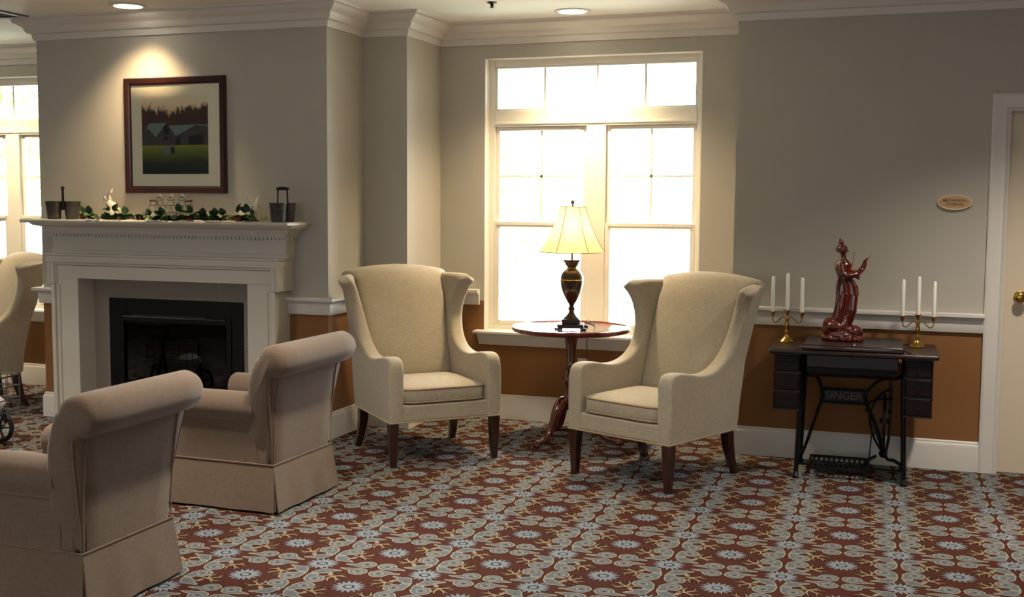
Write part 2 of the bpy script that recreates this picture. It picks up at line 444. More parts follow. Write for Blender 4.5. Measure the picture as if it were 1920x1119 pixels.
# ------------------------------------------------------------------ the room
fl = MB().box(XL, XR, YB, YW + .15, -.1, 0).build('floor', 'carpet', smooth=False); struct(fl, 'burgundy carpet with grey scrolls, cream outlines and blue daisies')
ce = MB().box(XL - .2, XR + .2, YB - .2, YW + .15, CEIL, CEIL + .15).build('ceiling', 'ceil', smooth=False); struct(ce)
WZ = .83         # colour change of the two-tone walls (behind the chair rail)
def wall(name, boxes, label=None):
    mb = MB()
    for (x0, x1, y0, y1, z0, z1) in boxes:
        if z0 < WZ < z1:
            mb.box(x0, x1, y0, y1, z0, WZ, 1); mb.box(x0, x1, y0, y1, WZ, z1, 0)
        else: mb.box(x0, x1, y0, y1, z0, z1, 1 if z1 <= WZ else 0)
    return struct(mb.build(name, ['paint', 'brown'], smooth=False), label)
WX0, WX1, WZ0, WZ1 = -2.812, -1.302, .615, 2.508
LX0, LX1 = -7.78, -6.27
T = .15
wall('wall_back', [(X2 - .1, WX0, YW, YW + T, 0, CEIL), (WX1, X4 + .15, YW, YW + T, 0, CEIL), (WX0, WX1, YW, YW + T, 0, WZ0), (WX0, WX1, YW, YW + T, WZ1, CEIL)])
wall('wall_back_left', [(XL, LX0, YW, YW + T, 0, CEIL), (LX1, X0 + .1, YW, YW + T, 0, CEIL), (LX0, LX1, YW, YW + T, 0, WZ0), (LX0, LX1, YW, YW + T, WZ1, CEIL)])
# chimney breast with a firebox opening
FX0, FX1, FZ1 = -5.09, -4.125, .80
wall('wall_fireplace', [(X0, FX0, YF, YW + T, 0, CEIL), (FX1, X1, YF, YW + T, 0, CEIL), (FX0, FX1, YF, YW + T, FZ1, CEIL), (FX0, FX1, YF + .5, YW + T, 0, FZ1)])
wall('wall_pier', [(X1, X2, Y1, YW + T, 0, CEIL)])
DX0, DX1, DZ = .515, 1.43, 2.04
wall('wall_right', [(X4, DX0 - .02, YR, YW + T, 0, CEIL), (DX1 + .02, XR, YR, YR + T, 0, CEIL), (DX0 - .02, DX1 + .02, YR, YR + T, DZ + .02, CEIL)])
wall('wall_left', [(XL - T, XL, YB, YW + T, 0, CEIL)]); wall('wall_far_right', [(XR, XR + T, YB, YR + T, 0, CEIL)])
wall('wall_rear', [(XL, XR, YB - T, YB, 0, CEIL)])

full = [(XL, YW), (X0, YW), (X0, YF), (X1, YF), (X1, Y1), (X2, Y1), (X2, YW), (X4, YW), (X4, YR), (XR, YR)]
crown = [(0, -.145), (.012, -.145), (.018, -.128), (.022, -.105), (.04, -.10), (.052, -.085), (.06, -.062), (.085, -.045), (.105, -.034), (.112, -.024), (.112, -.014), (.128, -.012), (.134, 0), (0, 0)]
struct(sweep(full, crown, 'trim_1', 'trim', CEIL), 'white crown moulding')
rail = [(0, 0), (.018, 0), (.022, .012), (.026, .03), (.026, .068), (.034, .078), (.05, .084), (.056, .09), (.056, .106), (.05, .110), (0, .110)]
RZ = .80
segs = [[(XL, YW), (LX0 - .06, YW)], [(LX1 + .06, YW), (X0, YW), (X0, YF), (-5.462, YF)], [(-3.738, YF), (X1, YF), (X1, Y1), (X2, Y1), (X2, YW), (WX0 - .03, YW)],
        [(WX1 + .03, YW), (X4, YW), (X4, YR), (.415, YR)]]
for i, s in enumerate(segs): struct(sweep(s, rail, 'trim_%d' % (i + 2), 'trim', RZ), 'white chair rail')
base = [(0, 0), (.016, 0), (.016, .140), (.013, .152), (.008, .158), (.008, .166), (.003, .173), (0, .173)]
segs = [('left', [(XL, YW), (X0, YW), (X0, YF), (-5.462, YF)]), ('back', [(-3.738, YF), (X1, YF), (X1, Y1), (X2, Y1), (X2, YW), (X4, YW), (X4, YR), (.415, YR)]), ('right', [(DX1 + .1, YR), (XR, YR)])]
for n, s in segs: struct(sweep(s, base, 'baseboard_' + n, 'trim', 0), 'white baseboard')

# ------------------------------------------------------------------ windows
def window(idx, x0, x1, label):
    r = thing('window_%d' % idx, label, 'window'); del r['category']; r['kind'] = 'structure'
    ya, yb = YW + .085, YW + .15
    m = MB(); e = .045
    # perimeter frame, transom bar, centre post
    m.box(x0, x0 + e, ya, yb, WZ0, WZ1); m.box(x1 - e, x1, ya, yb, WZ0, WZ1); m.box(x0 + e, x1 - e, ya, yb, WZ1 - e, WZ1); m.box(x0 + e, x1 - e, ya, yb, WZ0, WZ0 + .04)
    xc = (x0 + x1) / 2 + .025
    m.box(x0 + e, x1 - e, ya - .006, yb, 2.045, 2.155); m.box(xc - .068, xc + .068, ya - .006, yb, WZ0 + .04, 2.045)
    m.box(x0 + e, x1 - e, ya - .014, ya - .006, 2.06, 2.078)
    m.build('window_frame', 'vinyl', r, bevel=.004, smooth=False)
    j = MB(); j.box(x0, x0 + .004, YW + .001, ya, WZ0, WZ1); j.box(x1 - .004, x1, YW + .001, ya, WZ0, WZ1); j.box(x0, x1, YW + .001, ya, WZ1 - .004, WZ1)
    j.build('window_jamb', 'vinyl', r, smooth=False)
    # transom sash
    def rect(m, a, b, c, d, w, y0, y1):
        m.box(a, a + w, y0, y1, c, d); m.box(b - w, b, y0, y1, c, d); m.box(a + w, b - w, y0, y1, c, c + w); m.box(a + w, b - w, y0, y1, d - w, d)
    t = MB(); rect(t, x0 + e, x1 - e, 2.155, WZ1 - e, .016, ya + .01, yb - .01)
    ts = t.build('transom_sash', 'vinyl', r, bevel=.003, smooth=False)
    g = MB(); w = (x1 - x0 - 2 * e)
    for k in (1, 2, 3):
        xx = x0 + e + w * (k / 4) + (.02 if k == 2 else 0); g.box(xx - .008, xx + .008, ya + .03, ya + .04, 2.17, WZ1 - e - .016)
    g.build('muntin', 'vinyl', ts, smooth=False)
    MB().box(x0 + e + .01, x1 - e - .01, ya + .034, ya + .037, 2.165, WZ1 - e - .01).build('pane', 'pane', ts, smooth=False)
    for (a, b) in ((x0 + e, xc - .068), (xc + .068, x1 - e)):
        u = MB(); rect(u, a, b, 1.335, 2.045, .028, ya + .022, ya + .05)
        us = u.build('upper_sash', 'vinyl', r, bevel=.003, smooth=False)
        l = MB(); rect(l, a, b, WZ0 + .04, 1.385, .034, ya + .0, ya + .03); l.box(a + .02, b - .02, ya - .008, ya, 1.36, 1.385)
        ls = l.build('lower_sash', 'vinyl', r, bevel=.003, smooth=False)
        g = MB(); xm = (a + b) / 2; g.box(xm - .008, xm + .008, ya + .034, ya + .042, 1.36, 2.02); g.box(a + .02, b - .02, ya + .034, ya + .042, 1.694, 1.710)
        g.build('muntin', 'vinyl', us, smooth=False)
        MB().box(a + .02, b - .02, ya + .037, ya + .04, 1.36, 2.02).build('pane', 'pane', us, smooth=False)
        MB().box(a + .02, b - .02, ya + .012, ya + .015, WZ0 + .06, 1.36).build('pane', 'pane', ls, smooth=False)
        k = MB().box(a + .05, b - .05, ya + .012, ya + .022, 2.018, 2.04); k.build('shade_headrail', 'vinyl', us, smooth=False)
    s = MB(); s.box(x0 - .055, x1 + .055, YW - .085, YW, WZ0 - .012, WZ0 + .01); s.box(x0, x1, YW, ya, WZ0 - .012, WZ0 + .01)
    s.build('window_sill', 'trim', r, bevel=.006, smooth=False)
    ap = MB(); prof = [(YW, WZ0 - .012), (YW - .062, WZ0 - .012), (YW - .058, WZ0 - .03), (YW - .035, WZ0 - .06), (YW - .026, WZ0 - .085), (YW - .02, WZ0 - .092), (YW, WZ0 - .092)]
    rings = [[(x, y, z) for y, z in prof] for x in (x0 - .03, x1 + .03)]
    ap.loft(rings); ap.build('window_apron', 'trim', r, angle=25)
window(1, WX0, WX1, 'white double window with transom behind the lamp table')
window(2, LX0, LX1, 'white double window at far left beyond the chimney breast')

# ------------------------------------------------------------------ door
d = thing('door_1', 'cream door with brass knob at right edge of picture', 'door'); del d['category']; d['kind'] = 'structure'
MB().box(DX0, DX1, YR + .035, YR + .075, .0008, DZ).build('door_leaf', simple('door_paint', (212, 196, 170), .45, var=.01), d, smooth=False, bevel=.003)
cs = MB(); w = .1
cp = [(0, 0), (0, .018), (.012, .024), (.03, .022), (.06, .018), (.075, .02), (.085, .012), (w, .008), (w, 0)]
def casing(pts_in):  # mitred casing around the opening
    rings = []
    for (x, z, dx, dz) in pts_in:
        rings.append([(x + dx * (w - t), YR - h, z + dz * (w - t)) for t, h in cp])
    return rings
cs.loft(casing([(DX0 - .002, 0, -1, 0), (DX0 - .002, DZ, -1, 1), (DX1 + .002, DZ, 1, 1), (DX1 + .002, 0, 1, 0)]))
cs.build('door_casing', 'trim', d, angle=25)
jm = MB(); jm.box(DX0 - .02, DX0 - .002, YR, YR + .14, 0, DZ + .02); jm.box(DX1 + .002, DX1 + .02, YR, YR + .14, 0, DZ + .02); jm.box(DX0 - .02, DX1 + .02, YR, YR + .14, DZ, DZ + .02)
jm.build('door_jamb', 'trim', d, smooth=False)
kn = MB(); kprof = [(.001, 0), (.033, 0), (.034, .005), (.02, .010), (.011, .018), (.011, .032), (.02, .038), (.03, .046), (.032, .056), (.027, .066), (.014, .071), (.001, .072)]
kn.loft([[(.598 + r_ * math.cos(2 * PI * j / 28), YR + .035 - h, 1.01 + r_ * math.sin(2 * PI * j / 28)) for j in range(28)] for r_, h in kprof])
k = kn.build('door_knob', 'brass', d, angle=50)
MB().box(.5125, .5155, YR + .03, YR + .036, .93, 1.0).build('latch_plate', 'knob', d, smooth=False)

# ------------------------------------------------------------------ fireplace
fp = thing('fireplace', 'white mantel fireplace with grey tile surround and black firebox', 'fireplace', (-4.6, YF, 0))
def fpbox(mb, x0, x1, dep, z0, z1, d0=0): mb.box(x0, x1, -dep, -d0, z0, z1); return mb
m = MB()   # legs
for s in (-1, 1):
    a, b = sorted((s * .655, s * .865)); m.box(a, b, -.17, -.001, 0, .992)
    # raised outer band
    a, b = sorted((s * .835, s * .865)); m.box(a, b, -.186, -.17, 0, .95)
    a, b = sorted((s * .80, s * .808)); m.box(a, b, -.178, -.17, 0, .95)
m.box(-.865, .865, -.17, -.001, .992, 1.08)
m.build('mantel_legs', 'mantel', fp, smooth=False, bevel=.004)
m = MB()   # crossetted band (ears)
for s in (-1, 1):
    a, b = sorted((s * .8685, s * .895)); m.box(a, b, -.186, -.001, .95, 1.11)
    a, b = sorted((s * .835, s * .868)); m.box(a, b, -.1855, -.1, .951, 1.11)
    a, b = sorted((s * .822, s * .834)); m.box(a, b, -.178, -.165, .955, 1.085)
m.box(-.898, .898, -.192, -.002, 1.10, 1.1445); m.box(-.865, .865, -.178, -.1, 1.082, 1.0995)
m.box(-.905, .905, -.197, -.001, 1.145, 1.158)
m.build('crossette_band', 'mantel', fp, smooth=False, bevel=.004)
def wrap(prof, name, z0=0, hw=.9):
    """three-sided moulding: front and both returns; profile = (projection, z, overhang)"""
    rings = []
    mb = MB()
    for (px, py) in ((-1, 0), (-1, 1), (1, 1), (1, 0)):
        rings.append([(px * (hw + d_), (-d_ - .11) if py else -.001, z) for d_, z in prof])
    mb.loft([[(v) for v in r] for r in rings])
    return mb.build(name, 'mantel', fp, angle=25)
wrap([(-.3, 1.158), (.005, 1.158), (.005, 1.175), (0, 1.185), (0, 1.268), (.006, 1.268), (.006, 1.272), (-.3, 1.272)], 'frieze', hw=.905)
dn = MB(); n = 62
for i in range(n):
    x = -.905 + 1.81 * (i + .25) / n; dn.box(x, x + 1.81 / n * .5, -.133, -.1, 1.272, 1.290)
for s in (-1, 1):
    for i in range(4):
        y = -.11 + i * .0285; a, b = sorted((s * .905, s * .923)); dn.box(a, b, y, y + .0145, 1.272, 1.290)
dn.box(-.912, .912, -.122, -.001, 1.270, 1.292)
dn.build('dentil_moulding', 'mantel', fp, smooth=False)
wrap([(-.3, 1.290), (.022, 1.290), (.024, 1.300), (.03, 1.303), (.034, 1.316), (.048, 1.328), (.052, 1.336), (.062, 1.338), (.09, 1.346), (.105, 1.358), (.108, 1.364), (-.3, 1.364)], 'bed_moulding')
sh = MB(); sh.box(-1.02, 1.02, -.294, -.001, 1.364, 1.388)
sh.build('mantel_shelf', 'mantel', fp, smooth=True, bevel=.009, seg=3)
# tile surround (in front of the wall plane by a few mm)
tl = MB()
def tiles(x0, x1, z0, z1, nx, nz):
    for i in range(nx):
        for j in range(nz):
            a = x0 + (x1 - x0) * i / nx; b = x0 + (x1 - x0) * (i + 1) / nx; c = z0 + (z1 - z0) * j / nz; e = z0 + (z1 - z0) * (j + 1) / nz
            tl.box(a + .002, b - .002, -.011, -.002, c + .002, e - .002)
tiles(-.655, .655, .858, .992, 4, 1)
for s in (-1, 1):
    a, b = sorted((s * .655, s * .527)); tiles(a, b, 0.0, .858, 1, 3)
tl.build('tile_surround', 'tile', fp, smooth=False, bevel=.001)
gr = MB(); gr.box(-.655, .655, -.008, -.001, .858, .992)
for s in (-1, 1):
    a, b = sorted((s * .655, s * .52)); gr.box(a, b, -.008, -.001, 0, .858)
gr.build('tile_grout', 'grout', fp, smooth=False)
# firebox: hollow liner, frame, vent, glass, logs
fb = MB(); X_, D_, Z_ = .47, .46, .79
fb.box(-X_, -X_ + .01, .0, D_, .03, Z_); fb.box(X_ - .01, X_, 0, D_, .03, Z_); fb.box(-X_, X_, D_ - .01, D_, .03, Z_); fb.box(-X_, X_, 0, D_, .02, .03); fb.box(-X_, X_, 0, D_, Z_ - .01, Z_)
fb.build('firebox_liner', 'firebox', fp, smooth=False)
fr = MB(); fr.box(-.525, -.43, -.022, -.001, .02, .857); fr.box(.43, .525, -.022, -.001, .02, .857); fr.box(-.43, .43, -.022, -.001, .70, .857); fr.box(-.43, .43, -.022, -.001, .02, .11)
fr.box(-.44, -.405, -.032, -.022, .09, .74); fr.box(.405, .44, -.032, -.022, .09, .74); fr.box(-.405, .405, -.032, -.022, .705, .725)
fr.build('firebox_frame', 'black', fp, smooth=False, bevel=.003)
lv = MB(); lv.tube([(-.40, -.03, .735), (.40, -.03, .735)], .008, 8); lv.box(-.33, .25, -.03, -.022, .742, .752)
lv.build('vent_bar', simple('dull_steel_bar', (74, 74, 76), .35, metal=.8), fp)
MB().box(-.43, .43, -.012, -.008, .11, .705).build('fire_glass', 'smoke', fp, smooth=False)
for (p0, p1, r_) in [((-.30, .16, .12), (.32, .20, .13), .045), ((-.26, .25, .13), (.2, .12, .20), .038), ((.02, .24, .12), (.30, .14, .24), .034)]:
    n_ = 10; pts = [Vector(p0).lerp(Vector(p1), i / n_) + Vector((0, .01 * math.sin(i * 1.7), .012 * math.sin(i * 1.1))) for i in range(n_ + 1)]
    MB().tube(pts, [r_ * (1 + .12 * math.sin(i * 2.1)) for i in range(n_ + 1)], 12).build('ceramic_log', 'log', fp)
gt = MB()
for i in range(7): gt.tube([(-.27 + i * .09, .08, .07), (-.27 + i * .09, .30, .07)], .008, 6)
gt.tube([(-.33, .08, .07), (.33, .08, .07)], .009, 6); gt.tube([(-.33, .08, .03), (-.33, .08, .1)], .009, 6); gt.tube([(.33, .08, .03), (.33, .08, .1)], .009, 6)
gt.build('log_grate', 'iron', fp)

# ------------------------------------------------------------------ picture
PX0, PX1, PZ0, PZ1 = -4.966, -4.186, 1.564, 2.322
pc = thing('framed_picture', 'dark wood framed photo of barns and a hay bale above mantel', 'picture', ((PX0 + PX1) / 2, YF, PZ0))
W, H_ = PX1 - PX0, PZ1 - PZ0
fw_ = .048; prof = [(0, 0), (0, .024), (.006, .032), (.02, .030), (.034, .026), (.044, .020), (fw_, .012), (fw_, 0)]
m = MB(); rings = []
for (sx, sz) in ((-1, 0), (1, 0), (1, 1), (-1, 1)):
    rings.append([(sx * (W / 2 - t), -.001 - h, (t if sz == 0 else H_ - t)) for t, h in prof])
m.loft(rings, wrap=True); m.build('picture_frame', 'framewood', pc, angle=25)
MB().box(-W / 2 + .04, W / 2 - .04, -.010, -.002, .04, H_ - .04).build('mat_board', 'mat', pc, smooth=False)
pw, pz0, pz1 = .512, .128, .636
px0 = -.259
pr = MB(); pr.box(px0, px0 + pw, -.012, -.010, 0, pz1 - pz0)
def up_(u, v): return (px0 + u * pw, v * (pz1 - pz0))
def poly(pts, lay, mi):
    q = [up_(*p) for p in pts]; pr.prism(q, -.012 - lay * .0002, -.0119, 'y', mi)
def P_(x, y): return ((x - 210) / 565, (912 - y) / 677)
poly([P_(225, 560), P_(275, 470), P_(425, 468), P_(340, 580), P_(300, 660), P_(225, 660)], 1, 1)
poly([P_(212, 660), P_(212, 520), P_(270, 520), P_(330, 590), P_(420, 470), P_(500, 585), P_(500, 660)], 2, 2)
poly([P_(400, 545), P_(395, 500), P_(425, 478), P_(445, 510), P_(445, 572), P_(400, 572)], 3, 3)
poly([P_(400, 590), P_(432, 590), P_(432, 618), P_(400, 618)], 3, 3)
poly([P_(440, 490), P_(680, 484), P_(505, 585)], 1, 1)
poly([P_(680, 482), P_(774, 490), P_(774, 504), P_(690, 492)], 4, 1)
poly([P_(540, 660), P_(545, 575), P_(682, 492), P_(774, 510), P_(774, 660)], 2, 2)
poly([P_(500, 660), P_(500, 600), P_(545, 590), P_(540, 660)], 2, 3)
poly([P_(612, 658), P_(614, 585), P_(732, 570), P_(735, 656)], 3, 3)
poly([P_(392, 738), P_(396, 680), P_(410, 668), P_(475, 666), P_(492, 690), P_(492, 735)], 3, 4)
poly([P_(455, 738), P_(460, 682), P_(475, 668), P_(492, 690), P_(492, 735)], 4, 3)
pro = pr.build('photo_print', ['print', 'barnroof', 'barnwall', 'barndark', 'bale'], pc, smooth=False); pro.location = (0, 0, pz0)
MB().box(-W / 2 + .045, W / 2 - .045, -.0185, -.017, .045, H_ - .045).build('picture_glass', 'picglass', pc, smooth=False)

# ------------------------------------------------------------------ things on the mantel
MZ = 1.3885
def caddy(loc, rz, label):
    t = thing('twin_bucket_caddy', label, 'bucket caddy', loc, rz)
    for s in (-1, 1):
        b = MB(); c = (s * .057, 0, 0)
        b.lathe([(.001, .001), (.041, .001), (.043, .004), (.0535, .112), (.0555, .114), (.0555, .119), (.052, .119), (.051, .112), (.040, .008), (.001, .008)], c, 32)
        b.lathe([(.0445, .030), (.0475, .032), (.0465, .035)], c, 32, cap=False); b.lathe([(.0495, .080), (.0525, .082), (.0515, .085)], c, 32, cap=False)
        b.build('bucket', 'zinc', t, angle=50)
    h = MB(); h.box(-.008, .008, -.03, .03, .075, .116)
    for y in (-.036, .036): h.tube([(0, y * .9, .06), (0, y, .11), (0, y * .86, .205)], .005, 8)
    h.box(-.004, .004, -.036, .036, .085, .10)
    ho = h.build('handle_bracket', 'zrust', t)
    MB().tube([(0, -.04, .205), (0, -.02, .208), (0, .02, .208), (0, .04, .205)], [.008, .011, .011, .008], 10).build('grip', 'zrust', t)
    return t
c1 = caddy((-5.345, 6.19, MZ), 36, 'dark tin twin bucket caddy at left end of the mantel shelf')
c2 = caddy((-3.672, 6.19, MZ), 92, 'dark tin twin bucket caddy at right end of the mantel shelf')

def rabbit(loc, rz, label, crouch=False, s=1.0):
    t = thing('rabbit_figurine', label, 'rabbit figurine', loc, rz)
    b = MB()
    if not crouch:   # faces -x, sitting up
        b.ball((.015, 0, .045), .05, sc=(1.15, .85, .9)); b.ball((.0, 0, .075), .04, sc=(.95, .8, 1.1))
        b.ball((-.022, 0, .098), .028, sc=(.9, .8, 1.1)); b.ball((-.042, 0, .132), .026, sc=(1.2, .85, .9)); b.ball((-.062, 0, .126), .015)
        for y in (-1, 1):
            b.tube([(-.03, y * .010, .145), (-.02, y * .014, .175), (-.004 - .006 * y, y * .018, .205)], [.008, .011, .004], 8)
            b.tube([(-.03, y * .018, .07), (-.045, y * .018, .03), (-.055, y * .018, .006)], [.014, .010, .009], 8)
            b.ball((.02, y * .032, .03), .03, sc=(1.2, .5, 1)); b.ball((.0, y * .034, .008), .012, sc=(2, .8, .7))
        b.ball((.072, 0, .035), .016)
    else:            # lying low, head lifted at -x
        b.ball((.02, 0, .042), .048, sc=(1.35, .85, .88)); b.ball((-.03, 0, .05), .034, sc=(1.1, .8, 1)); b.ball((-.062, 0, .078), .026, sc=(1.1, .95, .95)); b.ball((-.082, 0, .072), .014)
        for y in (-1, 1):
            b.tube([(-.056, y * .012, .095), (-.05, y * .026, .122), (-.046, y * .044, .148)], [.008, .010, .004], 8)
            b.tube([(-.03, y * .02, .03), (-.07, y * .02, .008)], [.015, .009], 8)
            b.ball((.03, y * .034, .026), .028, sc=(1.2, .5, 1))
        b.ball((.085, 0, .03), .015)
    o = b.build('body', 'ceramic', t); remesh(o, .0035, 3)
    e = MB()
    for y in (-1, 1):
        MB().ball((-.073, y * .021, .084) if crouch else (-.052, y * .0195, .137), .004, 8, 5).build('eye', 'cord', t)
    t.scale = (s, s, s)
    return t
rabbit((-5.0, 6.255, MZ), -8, 'white ceramic rabbit sitting upright, left of the glass bottles', s=1.02)
rabbit((-3.955, 6.25, MZ), 155, 'white ceramic rabbit crouching with ears spread, right of the glass bottles', True, 1.12)

# bottle carrier
bc = thing('bottle_carrier', 'low wire carrier holding glass bottles on mantel centre', 'bottle carrier', (-4.515, 6.22, MZ))
w_ = MB()
def rect_loop(x, y, z): return [(-x, -y, z), (x, -y, z), (x, y, z), (-x, y, z)]
for z in (.006, .055, .098): w_.tube(rect_loop(.13, .048, z), .0022, 6, closed=True)
for x in (-.13, -.0433, .0433, .13):
    for y in (-.048, .048): w_.tube([(x, y, .004), (x, y, .098)], .0022, 6)
    w_.tube([(x, -.048, .006), (x, .048, .006)], .0022, 6)
w_.build('wire_frame', 'wire', bc)
for s in (-1, 1):
    g_ = MB().tube([(s * .133, -.03, .125), (s * .16, -.0, .128), (s * .133, .03, .125)], .006, 8)
    g_.tube([(s * .13, -.03, .098), (s * .133, -.03, .125)], .002, 6); g_.tube([(s * .13, .03, .098), (s * .133, .03, .125)], .002, 6)
    g_.build('handle', simple('carrier_handle_wood', (78, 44, 30), .5), bc)
def bottle(x, label):
    t = thing('glass_bottle', label, 'glass bottle', (x, 6.22, MZ + .0085), 0, 'glass bottles in the carrier')
    MB().lathe([(.001, 0), (.033, 0), (.036, .004), (.036, .07), (.033, .085), (.02, .105), (.017, .118), (.021, .124), (.021, .134), (.018, .134), (.014, .118), (.017, .104), (.030, .084), (.033, .07), (.033, .008), (.001, .006)], n=28).build('bottle_body', 'glass', t, angle=60)
    MB().ball((0, 0, .146), .0175, 16, 10).lathe([(.001, .118), (.011, .118), (.013, .134), (.001, .135)], n=16).build('stopper', 'glass', t)
    return t
bottle(-4.60, 'clear glass bottle with round stopper, left one in the mantel carrier')
bottle(-4.515, 'clear glass bottle with round stopper, middle one in the mantel carrier')
bottle(-4.43, 'clear glass bottle with round stopper, right one in the mantel carrier')

# garland
ga = thing('garland', 'green leafy garland with red berries along the mantel shelf', 'garland', (-4.5, 6.13, MZ))
st = [( -.66 + 1.35 * i / 40, .012 * math.sin(i * .9), .012 + .006 * math.sin(i * 1.7)) for i in range(41)]
MB().tube(st, .004, 6).build('stem', 'stem', ga)
def leaf_mesh(mb, base, d, L, wd, mi, curl=.25):
    d = d.normalized(); side = d.cross(Vector((0, 0, 1)))
    side = side.normalized() if side.length > .05 else Vector((1, 0, 0))
    rr = random.uniform(-1.2, 1.2); side = Matrix.Rotation(rr, 3, d) @ side
    nn = side.cross(d)
    n = 7; rows = []
    for i in range(n + 1):
        t = i / n; ww = wd * math.sin(PI * (t ** .8)) * .5 + .0006
        c = base + d * L * t + nn * (-curl * L * t * t)
        rows.append([c - side * ww + nn * ww * .35, c - nn * 0.0006, c + side * ww + nn * ww * .35])
    mb.loft(rows, closed=False, cap=False, mi=mi)
    rows2 = [[p - nn * .0008 for p in r] for r in rows][::-1]
    mb.loft(rows2, closed=False, cap=False, mi=mi)
lf = MB(); random.seed(11)
tall = [-.62, -.57, -.42, -.38, -.28, -.13, -.10, .0, .14, .22, .30, .40, .45, .56, .62, .66]
for i in range(135):
    x = random.uniform(-.67, .70)
    b_ = Vector((x, .012 * math.sin(x * 27) + random.uniform(-.01, .01), .008))
    dr = Vector((random.uniform(-1, 1), random.uniform(-.9, .5), random.uniform(.1, .8)))
    if abs(x + .015) < .15: dr.z *= .4; dr.y = -abs(dr.y) - .3
    leaf_mesh(lf, b_, dr, random.uniform(.045, .066), random.uniform(.034, .048), 1 if random.random() < .25 else 0)
for x in tall:
    L_ = random.uniform(.048, .062); h_ = random.uniform(.02, .05)
    p0 = Vector((x, .0, .01)); p1 = p0 + Vector((random.uniform(-.02, .02), -.01, h_ * (.5 if abs(x + .015) < .15 else 1)))
    lf.tube([p0, p1], .0015, 5, mi=0)
    leaf_mesh(lf, p1, Vector((random.uniform(-.5, .5), random.uniform(-.2, .2), 1)), L_, .046, 0, .1)
    leaf_mesh(lf, p1, Vector((random.uniform(-1, 1), -.4, .4)), L_, .042, 0)
lf.v = [(a, b, max(c, .002)) for a, b, c in lf.v]
lf.build('leaves', ['leaf', 'leafl'], ga, angle=60)
for x in (-.615, -.335, -.32, -.165, .19, .21, .55, .565):
    MB().ball((x, -.022, .014 + .006 * (x * 100 % 1)), .013, 12, 8).build('berry', 'berry', ga)

